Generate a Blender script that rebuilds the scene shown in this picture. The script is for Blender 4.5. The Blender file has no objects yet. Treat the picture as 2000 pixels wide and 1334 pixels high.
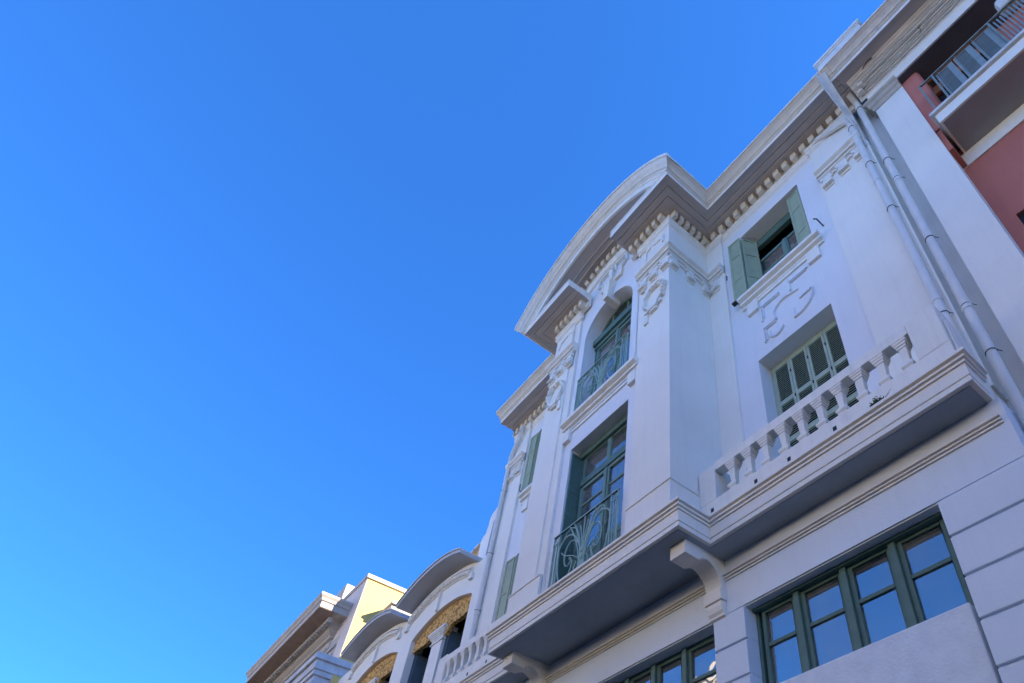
import bpy, bmesh, math, random
from mathutils import Matrix, Vector
rnd = random.Random(7)
R_ = math.radians
scn = bpy.context.scene
col = scn.collection

# ---------------------------------------------------------------- camera
cam_d = bpy.data.cameras.new("camera"); cam = bpy.data.objects.new("camera", cam_d); col.objects.link(cam)
RT = (0.64001317, 0.76709046, 0.04421958)
DN = (-0.50250302, 0.46140601, -0.73116018)
FW = (-0.58126917, 0.44573168, 0.6807712)
cam.matrix_world = Matrix(((RT[0], -DN[0], -FW[0], 0), (RT[1], -DN[1], -FW[1], 0), (RT[2], -DN[2], -FW[2], 1.6), (0, 0, 0, 1)))
cam_d.sensor_width = 36; cam_d.lens = 23.893; cam_d.shift_x = -0.10756; cam_d.shift_y = 0.13808
cam_d.clip_start = 0.05; cam_d.clip_end = 3000
scn.camera = cam

# ---------------------------------------------------------------- light
SUN_EL, SUN_AZ = 27.0, 38.0        # azimuth measured from +X towards +Y
w = bpy.data.worlds.new("World"); scn.world = w; w.use_nodes = True
nt = w.node_tree; bg = nt.nodes["Background"]
sky = nt.nodes.new("ShaderNodeTexSky"); sky.sky_type = 'NISHITA'; sky.sun_disc = False
sky.sun_elevation = R_(SUN_EL); sky.sun_rotation = R_(90 - SUN_AZ)
sky.altitude = 2500; sky.air_density = 1.0; sky.dust_density = 0.0; sky.ozone_density = 2.0
gm = nt.nodes.new("ShaderNodeVectorMath"); gm.operation = 'MULTIPLY'; gm.inputs[1].default_value = (0.169, 0.547, 1.15)   # camera's blue rendering
gam = nt.nodes.new("ShaderNodeGamma"); gam.inputs[1].default_value = 0.78
nt.links.new(sky.outputs[0], gam.inputs[0]); nt.links.new(gam.outputs[0], gm.inputs[0]); nt.links.new(gm.outputs[0], bg.inputs[0]); bg.inputs[1].default_value = 0.15
sd = bpy.data.lights.new("sun", 'SUN'); sd.energy = 5.0; sd.angle = R_(0.5); sd.color = (1.0, 0.90, 0.74)
so = bpy.data.objects.new("sun", sd); col.objects.link(so)
sdir = Vector((math.cos(R_(SUN_EL)) * math.cos(R_(SUN_AZ)), math.cos(R_(SUN_EL)) * math.sin(R_(SUN_AZ)), math.sin(R_(SUN_EL))))
so.rotation_euler = sdir.to_track_quat('Z', 'Y').to_euler(); so.location = (20, 5, 40)
vs = scn.view_settings; vs.view_transform = 'Standard'; vs.look = 'None'; vs.exposure = 1.85; vs.gamma = 1; vs.use_curve_mapping = False
scn.cycles.max_bounces = 8

# ---------------------------------------------------------------- materials
def mat(name, rgb, rough=0.7, var=0.06, scale=3.0, bump=0.0, bscale=60.0, streak=0.0, metal=0.0, spec=0.3, dirt=None, crack=0.0):
    m = bpy.data.materials.new(name); m.use_nodes = True; t = m.node_tree; N = t.nodes; L = t.links
    b = N["Principled BSDF"]; b.inputs["Roughness"].default_value = rough; b.inputs["Metallic"].default_value = metal
    b.inputs["Specular IOR Level"].default_value = spec
    geo = N.new("ShaderNodeNewGeometry")
    n1 = N.new("ShaderNodeTexNoise"); n1.inputs["Scale"].default_value = scale; n1.inputs["Detail"].default_value = 6
    L.new(geo.outputs["Position"], n1.inputs["Vector"])
    mr = N.new("ShaderNodeMapRange"); mr.inputs[1].default_value = 0.3; mr.inputs[2].default_value = 0.7
    mr.inputs[3].default_value = 1 - var; mr.inputs[4].default_value = 1 + var
    L.new(n1.outputs[0], mr.inputs[0])
    mul = N.new("ShaderNodeVectorMath"); mul.operation = 'SCALE'; mul.inputs[0].default_value = rgb
    L.new(mr.outputs[0], mul.inputs["Scale"]); out = mul.outputs[0]
    if streak > 0:
        mp = N.new("ShaderNodeMapping"); mp.inputs["Scale"].default_value = (7, 7, 0.55)
        L.new(geo.outputs["Position"], mp.inputs[0])
        n2 = N.new("ShaderNodeTexNoise"); n2.inputs["Scale"].default_value = 1.6; n2.inputs["Detail"].default_value = 8; n2.inputs["Roughness"].default_value = 0.65
        L.new(mp.outputs[0], n2.inputs[0])
        r2 = N.new("ShaderNodeMapRange"); r2.inputs[1].default_value = 0.5; r2.inputs[2].default_value = 0.78; r2.inputs[3].default_value = 0; r2.inputs[4].default_value = streak
        L.new(n2.outputs[0], r2.inputs[0])
        mx = N.new("ShaderNodeMix"); mx.data_type = 'RGBA'; L.new(r2.outputs[0], mx.inputs[0]); L.new(out, mx.inputs[6])
        mx.inputs[7].default_value = (*(dirt or (rgb[0] * .45, rgb[1] * .43, rgb[2] * .4)), 1); out = mx.outputs[2]
    if crack > 0:
        nz = N.new("ShaderNodeTexNoise"); nz.inputs["Scale"].default_value = 3.0; nz.inputs["Detail"].default_value = 4; L.new(geo.outputs["Position"], nz.inputs["Vector"])
        av = N.new("ShaderNodeVectorMath"); av.operation = 'MULTIPLY_ADD'; av.inputs[1].default_value = (.5, .5, .5); L.new(nz.outputs["Color"], av.inputs[0]); L.new(geo.outputs["Position"], av.inputs[2])
        vo = N.new("ShaderNodeTexVoronoi"); vo.feature = 'DISTANCE_TO_EDGE'; vo.inputs["Scale"].default_value = .55; L.new(av.outputs[0], vo.inputs["Vector"])
        r3 = N.new("ShaderNodeMapRange"); r3.inputs[1].default_value = 0.0; r3.inputs[2].default_value = .004; r3.inputs[3].default_value = 1; r3.inputs[4].default_value = 0; L.new(vo.outputs["Distance"], r3.inputs[0])
        n5 = N.new("ShaderNodeTexNoise"); n5.inputs["Scale"].default_value = .9; L.new(geo.outputs["Position"], n5.inputs["Vector"])
        r5 = N.new("ShaderNodeMapRange"); r5.inputs[1].default_value = .52; r5.inputs[2].default_value = .6; r5.inputs[4].default_value = crack; L.new(n5.outputs[0], r5.inputs[0])
        mm = N.new("ShaderNodeMath"); mm.operation = 'MULTIPLY'; L.new(r3.outputs[0], mm.inputs[0]); L.new(r5.outputs[0], mm.inputs[1])
        m5 = N.new("ShaderNodeMix"); m5.data_type = 'RGBA'; L.new(mm.outputs[0], m5.inputs[0]); L.new(out, m5.inputs[6]); m5.inputs[7].default_value = (.25, .24, .22, 1); out = m5.outputs[2]
    L.new(out, b.inputs["Base Color"])
    if bump > 0:
        n3 = N.new("ShaderNodeTexNoise"); n3.inputs["Scale"].default_value = bscale; n3.inputs["Detail"].default_value = 4
        L.new(geo.outputs["Position"], n3.inputs["Vector"])
        bp = N.new("ShaderNodeBump"); bp.inputs["Strength"].default_value = bump; bp.inputs["Distance"].default_value = 0.02
        L.new(n3.outputs[0], bp.inputs["Height"]); L.new(bp.outputs[0], b.inputs["Normal"])
    return m

M_W = mat("white_stucco", (0.87, 0.82, 0.73), 0.85, 0.045, 0.9, 0.14, 45, 0.10, crack=0.10)
M_TRIM = mat("white_trim_paint", (0.87, 0.82, 0.73), 0.8, 0.04, 4, 0.10, 60, 0.22)
M_LAV = mat("lavender_white_wall_paint", (0.80, 0.79, 0.785), 0.85, 0.035, 0.9, 0.12, 45, 0.08, crack=0.08)
M_DENT = mat("cream_dentil_paint", (0.78, 0.69, 0.56), 0.85, 0.06, 4, 0.1, 60, 0.2)
M_SOFF = mat("soffit_shade_plaster", (0.47, 0.42, 0.40), 0.85, 0.05, 2.5, 0.08, 50, 0.10)  # trim tone darkened, soffit shade put into the colour
M_OLD = mat("aged_cornice_stone", (0.80, 0.755, 0.70), 0.9, 0.08, 5, 0.5, 18, 0.25)
M_ROUGH = mat("roughcast_render", (0.76, 0.80, 0.84), 0.95, 0.05, 6, 0.4, 34, 0.08)
M_GREEN = mat("green_window_paint", (0.11, 0.19, 0.155), 0.45, 0.10, 8, 0.05, 80, 0.12)
M_SHUT = mat("pale_green_shutter_paint", (0.38, 0.43, 0.28), 0.55, 0.08, 6, 0.06, 80, 0.18)
M_SASH = mat("grey_green_sash_paint", (0.17, 0.27, 0.22), 0.5, 0.08, 6, 0.06, 80, 0.15)
M_LOUV = mat("louvred_shutter_paint", (0.42, 0.49, 0.36), 0.55, 0.08, 6, 0.06, 80, 0.15)
M_IRON = mat("green_wrought_iron", (0.30, 0.42, 0.34), 0.45, 0.12, 10, 0.05, 90)
M_PIPE = mat("painted_drainpipe", (0.76, 0.73, 0.68), 0.4, 0.05, 5, 0.03, 60, 0.12)
M_ZINC = mat("grey_flashing", (0.66, 0.64, 0.60), 0.6, 0.12, 4, 0.05, 20, 0.3)
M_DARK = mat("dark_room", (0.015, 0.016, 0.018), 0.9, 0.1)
M_CURT = mat("pale_curtain", (0.32, 0.34, 0.36), 0.9, 0.1, 4)
M_BLIND = mat("venetian_blind", (0.75, 0.75, 0.75), 0.7, 0.05, 4)
M_BLACK = mat("black_iron", (0.02, 0.02, 0.022), 0.5, 0.1)
M_RED = mat("dusty_red_render", (0.56, 0.185, 0.135), 0.9, 0.07, 1.2, 0.15, 45, 0.12)
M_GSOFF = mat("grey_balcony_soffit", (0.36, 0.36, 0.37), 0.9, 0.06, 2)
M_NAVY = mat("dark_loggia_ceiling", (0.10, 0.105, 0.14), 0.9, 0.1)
M_RUST = mat("rusty_brown_metal", (0.30, 0.13, 0.06), 0.7, 0.25, 9)
M_STEEL = mat("pale_green_railing_metal", (0.22, 0.26, 0.23), 0.5, 0.15, 12)
M_LOUV2 = mat("blue_grey_shutter", (0.25, 0.31, 0.31), 0.6, 0.12, 6)
M_YEL = mat("yellow_render", (0.66, 0.49, 0.165), 0.9, 0.03, 1.0, 0.08, 40)
M_CREAM = mat("cream_stone", (0.50, 0.44, 0.37), 0.9, 0.06, 3, 0.3, 20, 0.3)
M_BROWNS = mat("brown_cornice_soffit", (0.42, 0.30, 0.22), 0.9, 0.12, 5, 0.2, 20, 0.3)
M_ORANGE = mat("orange_render", (0.75, 0.42, 0.14), 0.9, 0.05)
M_ASPH = mat("asphalt", (0.035, 0.035, 0.037), 0.9, 0.15, 2, 0.3, 60)
M_PAVE = mat("pavement_stone", (0.34, 0.32, 0.29), 0.9, 0.1, 2, 0.2, 40)
M_OPP = mat("opposite_cream_render", (0.90, 0.82, 0.70), 0.9, 0.06, 1, 0.1, 30, 0.2)
M_BASE = mat("dark_bounce_absorber", (0.05, 0.06, 0.075), 0.8, 0.1)  # darkened on the unseen storeys to cut light bounced up to the balcony
M_BALSHADE = mat("balcony_shade_grey", (0.38, 0.44, 0.50), 0.9, 0.08, 1.5, 0.1, 30, 0.2)  # white slab greyed so its colour carries the shade beneath the balcony
M_GREYST = mat("weathered_grey_stone", (0.55, 0.54, 0.54), 0.9, 0.12, 4, 0.4, 18, 0.4)
M_LOW = mat("sky_tinted_lower_paint", (0.76, 0.80, 0.84), 0.85, 0.035, 0.9, 0.14, 40, 0.08, crack=0.08)  # wall white tinted blue, standing in for sky light on the lower storey
M_LEAF = mat("weed_leaf", (0.05, 0.09, 0.03), 0.8, 0.3, 30)
M_TEAL = mat("teal_enamel", (0.06, 0.17, 0.19), 0.4, 0.1)

def thatch():
    m = mat("woven_straw", (0.50, 0.29, 0.09), 0.9, 0.1); t = m.node_tree; N = t.nodes; L = t.links; b = N["Principled BSDF"]
    geo = N.new("ShaderNodeNewGeometry"); v = N.new("ShaderNodeTexVoronoi"); v.inputs["Scale"].default_value = 17
    L.new(geo.outputs["Position"], v.inputs["Vector"])
    cr = N.new("ShaderNodeValToRGB"); cr.color_ramp.elements[0].color = (1.0, 0.60, 0.20, 1); cr.color_ramp.elements[1].color = (0.34, 0.16, 0.03, 1)
    cr.color_ramp.elements[0].position = 0.1; cr.color_ramp.elements[1].position = 0.8
    L.new(v.outputs["Distance"], cr.inputs[0]); L.new(cr.outputs[0], b.inputs["Base Color"])
    bp = N.new("ShaderNodeBump"); bp.inputs["Strength"].default_value = 0.8; bp.inputs["Distance"].default_value = 0.03; bp.invert = True
    L.new(v.outputs["Distance"], bp.inputs["Height"]); L.new(bp.outputs[0], b.inputs["Normal"]); return m
M_STRAW = thatch()
def glass():
    m = bpy.data.materials.new("window_glass"); m.use_nodes = True; t = m.node_tree; N = t.nodes; L = t.links
    N.remove(N["Principled BSDF"]); out = N["Material Output"]
    g = N.new("ShaderNodeBsdfGlossy"); g.inputs["Roughness"].default_value = 0.015; g.inputs["Color"].default_value = (0.95, 0.90, 0.84, 1)
    tr = N.new("ShaderNodeBsdfTransparent"); tr.inputs["Color"].default_value = (0.55, 0.6, 0.62, 1)
    fr = N.new("ShaderNodeFresnel"); fr.inputs["IOR"].default_value = 2.6
    geo = N.new("ShaderNodeNewGeometry"); n = N.new("ShaderNodeTexNoise"); n.inputs["Scale"].default_value = 2.2; n.inputs["Detail"].default_value = 2
    L.new(geo.outputs["Position"], n.inputs["Vector"]); bp = N.new("ShaderNodeBump"); bp.inputs["Strength"].default_value = 0.12; bp.inputs["Distance"].default_value = 0.05
    L.new(n.outputs[0], bp.inputs["Height"]); L.new(bp.outputs[0], g.inputs["Normal"]); L.new(bp.outputs[0], fr.inputs["Normal"])
    ad = N.new("ShaderNodeMath"); ad.operation = 'MULTIPLY_ADD'; ad.inputs[1].default_value = 1.0; ad.inputs[2].default_value = 0.20; ad.use_clamp = True
    L.new(fr.outputs[0], ad.inputs[0])
    mx = N.new("ShaderNodeMixShader"); L.new(ad.outputs[0], mx.inputs[0]); L.new(tr.outputs[0], mx.inputs[1]); L.new(g.outputs[0], mx.inputs[2])
    df = N.new("ShaderNodeBsdfDiffuse"); df.inputs["Color"].default_value = (0.42, 0.42, 0.40, 1)
    nd = N.new("ShaderNodeTexNoise"); nd.inputs["Scale"].default_value = 1.7; nd.inputs["Detail"].default_value = 5; L.new(geo.outputs["Position"], nd.inputs["Vector"])
    dr = N.new("ShaderNodeMapRange"); dr.inputs[1].default_value = .35; dr.inputs[2].default_value = .7; dr.inputs[3].default_value = .10; dr.inputs[4].default_value = .28; L.new(nd.outputs[0], dr.inputs[0])
    m2 = N.new("ShaderNodeMixShader"); L.new(dr.outputs[0], m2.inputs[0]); L.new(mx.outputs[0], m2.inputs[1]); L.new(df.outputs[0], m2.inputs[2])
    L.new(m2.outputs[0], out.inputs[0]); return m
M_GLASS = glass()

# ---------------------------------------------------------------- mesh helpers
class MB:
    def __init__(s): s.v = []; s.f = []
    def add(s, vs, fs):
        o = len(s.v); s.v += [tuple(p) for p in vs]; s.f += [tuple(i + o for i in f) for f in fs]; return s
    def box(s, x0, x1, y0, y1, z0, z1):
        return s.add([(x0, y0, z0), (x1, y0, z0), (x1, y1, z0), (x0, y1, z0), (x0, y0, z1), (x1, y0, z1), (x1, y1, z1), (x0, y1, z1)],
                     [(0, 3, 2, 1), (4, 5, 6, 7), (0, 1, 5, 4), (1, 2, 6, 5), (2, 3, 7, 6), (3, 0, 4, 7)])
    def prism(s, poly, y0, y1):            # poly in (x, z), extruded along y
        n = len(poly)
        return s.add([(x, y0, z) for x, z in poly] + [(x, y1, z) for x, z in poly],
                     [tuple(range(n)), tuple(range(2 * n - 1, n - 1, -1))] + [(i, i + n, (i + 1) % n + n, (i + 1) % n) for i in range(n)])
    def prismx(s, poly, x0, x1):           # poly in (y, z), extruded along x
        n = len(poly)
        return s.add([(x0, y, z) for y, z in poly] + [(x1, y, z) for y, z in poly],
                     [tuple(range(n)), tuple(range(2 * n - 1, n - 1, -1))] + [(i, i + n, (i + 1) % n + n, (i + 1) % n) for i in range(n)])
    def frustum(s, cx, cy, z0, z1, a0, a1, b0=None, b1=None):   # square half sizes a0 (bottom) a1 (top)
        b0 = b0 or a0; b1 = b1 or a1
        return s.add([(cx - a0, cy - b0, z0), (cx + a0, cy - b0, z0), (cx + a0, cy + b0, z0), (cx - a0, cy + b0, z0),
                      (cx - a1, cy - b1, z1), (cx + a1, cy - b1, z1), (cx + a1, cy + b1, z1), (cx - a1, cy + b1, z1)],
                     [(0, 3, 2, 1), (4, 5, 6, 7), (0, 1, 5, 4), (1, 2, 6, 5), (2, 3, 7, 6), (3, 0, 4, 7)])
    def tube(s, pts, r, n=6, closed=False):
        pts = [Vector(p) for p in pts]; k = len(pts); rings = []
        for i, p in enumerate(pts):
            a = pts[(i - 1) % k] if (closed or i > 0) else p; b = pts[(i + 1) % k] if (closed or i < k - 1) else p
            d = (b - a).normalized() if (b - a).length > 1e-9 else Vector((0, 0, 1))
            u = d.cross(Vector((0.13, 1, 0.07)));  u = u if u.length > 0.05 else d.cross(Vector((1, 0, 0))); u.normalize(); v = d.cross(u)
            rr = r[i] if isinstance(r, (list, tuple)) else r
            rings.append([p + (u * math.cos(2 * math.pi * j / n) + v * math.sin(2 * math.pi * j / n)) * rr for j in range(n)])
        vs = [q for g in rings for q in g]; fs = []
        for i in range(k if closed else k - 1):
            for j in range(n):
                i2 = (i + 1) % k; fs.append((i * n + j, i * n + (j + 1) % n, i2 * n + (j + 1) % n, i2 * n + j))
        if not closed: fs += [tuple(range(n - 1, -1, -1)), tuple(range((k - 1) * n, k * n))]
        return s.add(vs, fs)
    def sweep(s, path, prof, m0=None, m1=None, cap0=True, cap1=True):
        """profile (p, z) swept along a plan path; outward = left of the walking direction turned (-dy, dx)"""
        P = [Vector((x, y)) for x, y in path]; n = len(prof); ms = []
        nor = []
        for a, b in zip(P[:-1], P[1:]):
            d = (b - a).normalized(); nor.append(Vector((-d.y, d.x)))
        for i in range(len(P)):
            if i == 0: m = Vector(m0) if m0 else nor[0]
            elif i == len(P) - 1: m = Vector(m1) if m1 else nor[-1]
            else:
                a, b = nor[i - 1], nor[i]; m = (a + b) / (1 + a.dot(b))
            ms.append(m)
        vs = [(p.x + m.x * q, p.y + m.y * q, z) for p, m in zip(P, ms) for q, z in prof]; fs = []
        for i in range(len(P) - 1):
            for j in range(n):
                j2 = (j + 1) % n; fs.append((i * n + j, i * n + j2, (i + 1) * n + j2, (i + 1) * n + j))
        if cap0: fs.append(tuple(range(n - 1, -1, -1)))
        if cap1: fs.append(tuple(range((len(P) - 1) * n, len(P) * n)))
        return s.add(vs, fs)
    def wall(s, xs, zs, holes, y0, y1):     # slab with rectangular holes, front y0, back y1
        xs = sorted(set(xs + [h[0] for h in holes] + [h[1] for h in holes])); zs = sorted(set(zs + [h[2] for h in holes] + [h[3] for h in holes]))
        def solid(i, j):
            if i < 0 or j < 0 or i >= len(xs) - 1 or j >= len(zs) - 1: return False
            cx = (xs[i] + xs[i + 1]) / 2; cz = (zs[j] + zs[j + 1]) / 2
            return not any(h[0] < cx < h[1] and h[2] < cz < h[3] for h in holes)
        for i in range(len(xs) - 1):
            for j in range(len(zs) - 1):
                if not solid(i, j): continue
                a, b, c, d = xs[i], xs[i + 1], zs[j], zs[j + 1]; fs = [(0, 1, 5, 4), (2, 3, 7, 6)]
                if not solid(i - 1, j): fs.append((3, 0, 4, 7))
                if not solid(i + 1, j): fs.append((1, 2, 6, 5))
                if not solid(i, j - 1): fs.append((0, 3, 2, 1))
                if not solid(i, j + 1): fs.append((4, 5, 6, 7))
                s.add([(a, y0, c), (b, y0, c), (b, y1, c), (a, y1, c), (a, y0, d), (b, y0, d), (b, y1, d), (a, y1, d)], fs)
        return s
    def mir(s, xc):
        m = MB(); m.v = [(2 * xc - x, y, z) for x, y, z in s.v]; m.f = [tuple(reversed(f)) for f in s.f]; return m
    def join(s, o): return s.add(o.v, o.f)
    def build(s, name, m, parent=None, bevel=0.0, smooth=False, soffit=None, **kw):
        me = bpy.data.meshes.new(name); me.from_pydata(s.v, [], s.f)
        bm = bmesh.new(); bm.from_mesh(me); bmesh.ops.remove_doubles(bm, verts=bm.verts, dist=1e-5)
        bmesh.ops.recalc_face_normals(bm, faces=bm.faces); bm.to_mesh(me); bm.free()
        me.materials.append(m); o = bpy.data.objects.new(name, me); col.objects.link(o)
        if parent: o.parent = parent
        if bevel > 0:
            b = o.modifiers.new("bevel", 'BEVEL'); b.width = bevel; b.segments = 2; b.limit_method = 'ANGLE'; b.angle_limit = R_(40)
        if smooth:
            for p in me.polygons: p.use_smooth = True
            me.set_sharp_from_angle(angle=R_(40))
        if soffit:
            me.materials.append(soffit[0])
            for p in me.polygons:
                if soffit[1](p): p.material_index = 1
        for k, v in kw.items(): o[k] = v
        return o
def comps(mb):                     # connected pieces of a builder, each as a builder of its own
    par = list(range(len(mb.v)))
    def fd(a):
        while par[a] != a: par[a] = par[par[a]]; a = par[a]
        return a
    for f in mb.f:
        for i in f[1:]: par[fd(i)] = fd(f[0])
    g = {}
    for f in mb.f: g.setdefault(fd(f[0]), []).append(f)
    out = []
    for fs in g.values():
        m = MB(); ix = {}
        for f in fs:
            for i in f:
                if i not in ix: ix[i] = len(m.v); m.v.append(mb.v[i])
            m.f.append(tuple(ix[i] for i in f))
        out.append(m)
    return out
def split(mb, name, m, parent, **kw): return [c.build(name, m, parent, **kw) for c in comps(mb)]
def thing(name, label, cat, group=None):
    o = bpy.data.objects.new(name, None); col.objects.link(o); o["label"] = label; o["category"] = cat
    if group: o["group"] = group
    return o
def arc(cx, cz, r, a0, a1, n=12, rz=None):
    return [(cx + r * math.cos(R_(a0 + (a1 - a0) * i / n)), cz + (rz or r) * math.sin(R_(a0 + (a1 - a0) * i / n))) for i in range(n + 1)]
def seg(mb, pts, y, wdt, dep):    # raised flat moulding following (x,z) polyline, front at y
    for (x0, z0), (x1, z1) in zip(pts[:-1], pts[1:]):
        d = Vector((x1 - x0, z1 - z0)); L = d.length
        if L < 1e-6: continue
        d /= L; n = Vector((-d.y, d.x)) * wdt / 2; e = d * wdt * 0.3
        mb.prism([(x0 - e.x + n.x, z0 - e.y + n.y), (x0 - e.x - n.x, z0 - e.y - n.y), (x1 + e.x - n.x, z1 + e.y - n.y), (x1 + e.x + n.x, z1 + e.y + n.y)], y, y + dep)

XC = -6.30                     # axis of the central bay
YL, YW, YP, YC = 4.95, 5.24, 4.188, 4.27   # lower wall, wing wall, bay pilasters, bay centre wall
XR, XB = -1.05, -4.49          # right end of the wing, right corner of the bay
ZT = 14.45                     # soffit of the main cornice
XLE = -11.37                   # left end of the left wing
def left_side(m):
    m = m.mir(XC); m.v = [(max(x, XLE), y, z) if y > 4.9 or z > 9 else (x, y, z) for x, y, z in m.v]; return m
SIDES = (lambda m: m, left_side)

# ================================================================= WHITE BUILDING
WB = thing("white_building", "large white neoclassical building with curved pediment, bay and green windows", "building")
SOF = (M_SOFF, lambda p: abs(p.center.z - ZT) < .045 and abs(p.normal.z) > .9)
def both(fn, name, m, **kw):
    r = []
    for sfn in SIDES: r.append(sfn(fn()).build(name, m, WB, **kw))
    return r

# ---- masonry
def wing_wall():
    m = MB()
    m.wall([XR - .02, XB], [6.86, 14.5], [(-3.66, -2.34, 11.80, 13.68), (-3.68, -2.36, 6.86, 9.92)], YW, 5.66)
    return m
both(wing_wall, "wall", M_LAV)
both(lambda: MB().box(XR - .02, -1.94, YW - .055, YW, 6.86, 14.09), "pilaster", M_W)
both(lambda: MB().box(XB + .002, -4.09, YW - .05, YW, 6.86, 14.09), "pilaster", M_W)
# bay walls: side, pilaster, centre
def bay_half():
    m = MB()
    m.box(XB - .42, XB, YP, 5.66, 6.80, 14.42)                      # outer pier with side wall
    m.box(-5.13, XB - .42, YP, 4.6, 6.80, 14.42)
    m.box(-5.32, -5.13, YP + .03, 4.6, 6.80, 14.42)
    return m
both(bay_half, "bay_pier", M_W)
def bay_centre():
    m = MB(); x0, x1 = 2 * XC + 5.32, -5.32
    hole_x0, hole_x1 = -7.065, -5.535
    m.wall([x0, x1], [6.80, 10.60], [(hole_x0, hole_x1, 6.80, 9.92)], YC, YC + .36)
    # upper part with arched opening
    rx, rz, zs = .74, .74, 13.03
    ring = arc(XC, zs, rx, 0, 180, 28, rz)
    topz = 15.3
    m.box(x0, XC - rx, YC, YC + .36, 10.6, zs); m.box(XC + rx, x1, YC, YC + .36, 10.6, zs)
    outer = []
    for k in range(29):
        t = k / 28; outer.append((x1 + (x0 - x1) * t, topz))
    for k in range(28):
        a, b = ring[k], ring[k + 1]; c, d = outer[k + 1], outer[k]
        m.add([(a[0], YC, a[1]), (b[0], YC, b[1]), (c[0], YC, c[1]), (d[0], YC, d[1]), (a[0], YC + .36, a[1]), (b[0], YC + .36, b[1]), (c[0], YC + .36, c[1]), (d[0], YC + .36, d[1])],
              [(0, 1, 2, 3), (7, 6, 5, 4), (0, 4, 5, 1)])
    m.add([(XC + rx, YC, zs), (x1, YC, zs), (x1, YC, topz), (XC + rx, YC + .36, zs), (x1, YC + .36, zs), (x1, YC + .36, topz)], [(0, 1, 2), (5, 4, 3)])
    m.add([(XC - rx, YC, zs), (x0, YC, zs), (x0, YC, topz)], [(0, 2, 1)])
    return m
bay_centre().build("bay_wall", M_LAV, WB)
# archivolt band round the arch
m = MB(); zs = 13.03
for a0, a1 in ((0, 82), (98, 180)):
    o_ = arc(XC, zs, .91, a0, a1, 14); i_ = arc(XC, zs, .742, a0, a1, 14)
    m.prism(o_ + i_[::-1], YC - .035, YC - .001)
for sx in (-1, 1):
    a, b = sorted((XC + sx * .742, XC + sx * .91)); m.box(a, b, YC - .035, YC - .001, 10.70, zs)
m.build("arch_surround", M_LAV, WB, bevel=.008)
MB().prism([(XC - .07, 13.62), (XC + .07, 13.62), (XC + .10, 14.22), (XC - .10, 14.22)], YC - .16, YC + .18).build("keystone", M_W, WB, bevel=.008)
# stepped relief above the arch
m = MB()
def relief():
    m = MB(); y = YC - .05
    seg(m, [(XC + .10, 14.98), (-5.84, 14.93)], y, .05, .05); seg(m, [(XC + .10, 14.90), (-5.90, 14.86)], y + .02, .02, .03)
    seg(m, [(-5.84, 14.93), (-5.84, 14.68), (-5.99, 14.62), (-5.99, 14.36)], y, .055, .05)
    m.box(-6.20, -5.97, y - .01, YC, 14.27, 14.37); 
    for k in range(3): m.box(-6.17 + k * .065, -6.14 + k * .065, y - .025, YC, 14.25, 14.33)
    seg(m, [(XC + .10, 14.98), (XC + .10, 14.72)], y, .045, .05)
    return m
m = MB(); [m.join(f(relief())) for f in SIDES]
m.box(XC - .045, XC + .045, YC - .075, YC, 14.42, 14.85); m.tube([(XC, YC - .04, 14.83), (XC, YC - .04, 14.90)], .06, 8)
m.build("arch_relief", M_TRIM, WB, bevel=.005)

# pedestal of the bay, with its ledge line, wrapping to the side
def pedestal():
    m = MB()
    m.sweep([(XB, YW - .56), (XB, YP), (-5.32, YP)], [(-.02, 6.80), (.022, 6.80), (.022, 7.37), (.04, 7.375), (.04, 7.395), (-.02, 7.41)], m0=(1, 0))
    return m
both(pedestal, "pedestal", M_W, bevel=.004)

# capitals : running moulding + pendants
capprof = [(-.03, 12.94), (.045, 12.945), (.045, 12.985), (.03, 12.988), (.03, 13.0), (.08, 13.005), (.08, 13.045), (.062, 13.05), (.062, 13.065), (.115, 13.10), (.125, 13.11), (.125, 13.165), (.10, 13.18), (-.03, 13.20)]
def pend(m, u, place):       # u centre along the wall; place(u, p, z)->xyz box helper
    place(u - .085, u + .085, .0, .028, 12.66, 12.94)
    place(u - .10, u - .06, .0, .045, 12.80, 12.90)
    for k in range(3): place(u - .05 + k * .035, u - .032 + k * .035, .0, .045, 12.68, 12.80)
    place(u - .095, u + .095, .0, .065, 12.585, 12.645)
    for k in range(3): place(u - .075 + k * .055, u - .045 + k * .055, .0, .075, 12.57, 12.60)
    place(u - .13, u + .11, .0, .035, 12.90, 12.925)
    place(u - .085, u + .085, .0, .02, 12.53, 12.585)
def between(place, u0, u1):
    n = 5
    for k in range(n):
        t = (k + .5) / n; a = u0 + (u1 - u0) * k / n; b = u0 + (u1 - u0) * (k + 1) / n
        h = .05 * math.sin(math.pi * t); place(a, b, .0, .035, 12.755 + h, 12.80 + h)
def caps_front():
    m = MB()
    def pl(a, b, p0, p1, z0, z1): m.box(min(a, b), max(a, b), YP - p1 * 1.15, YP - p0 + .01, z0, z1)
    us = (-5.17, -4.87, -4.57)
    for u in us: pend(m, u, pl)
    for a, b in zip(us[:-1], us[1:]): between(pl, a + .095, b - .095)
    # side face
    def ps(a, b, p0, p1, z0, z1): m.box(XB - .01 + p0, XB + p1 * 1.15, a, b, z0, z1)
    vs_ = (YP + .09, YP + .50, YP + .90)
    for u in vs_: pend(m, u, ps)
    for a, b in zip(vs_[:-1], vs_[1:]): between(ps, a + .095, b - .095)
    def pw(a, b, p0, p1, z0, z1): m.box(a, b, YW - .05 - p1 * 1.15, YW - .05 + .01, z0, z1)
    for u in (-4.30,): pend(m, u, pw)
    return m
both(caps_front, "capital_ornament", M_TRIM)
def caps_mould():
    m = MB(); m.sweep([(-4.09, YW - .05), (XB, YW - .05), (XB, YP), (-5.32, YP)], capprof)
    return m
both(caps_mould, "capital", M_TRIM, bevel=.003)
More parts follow.
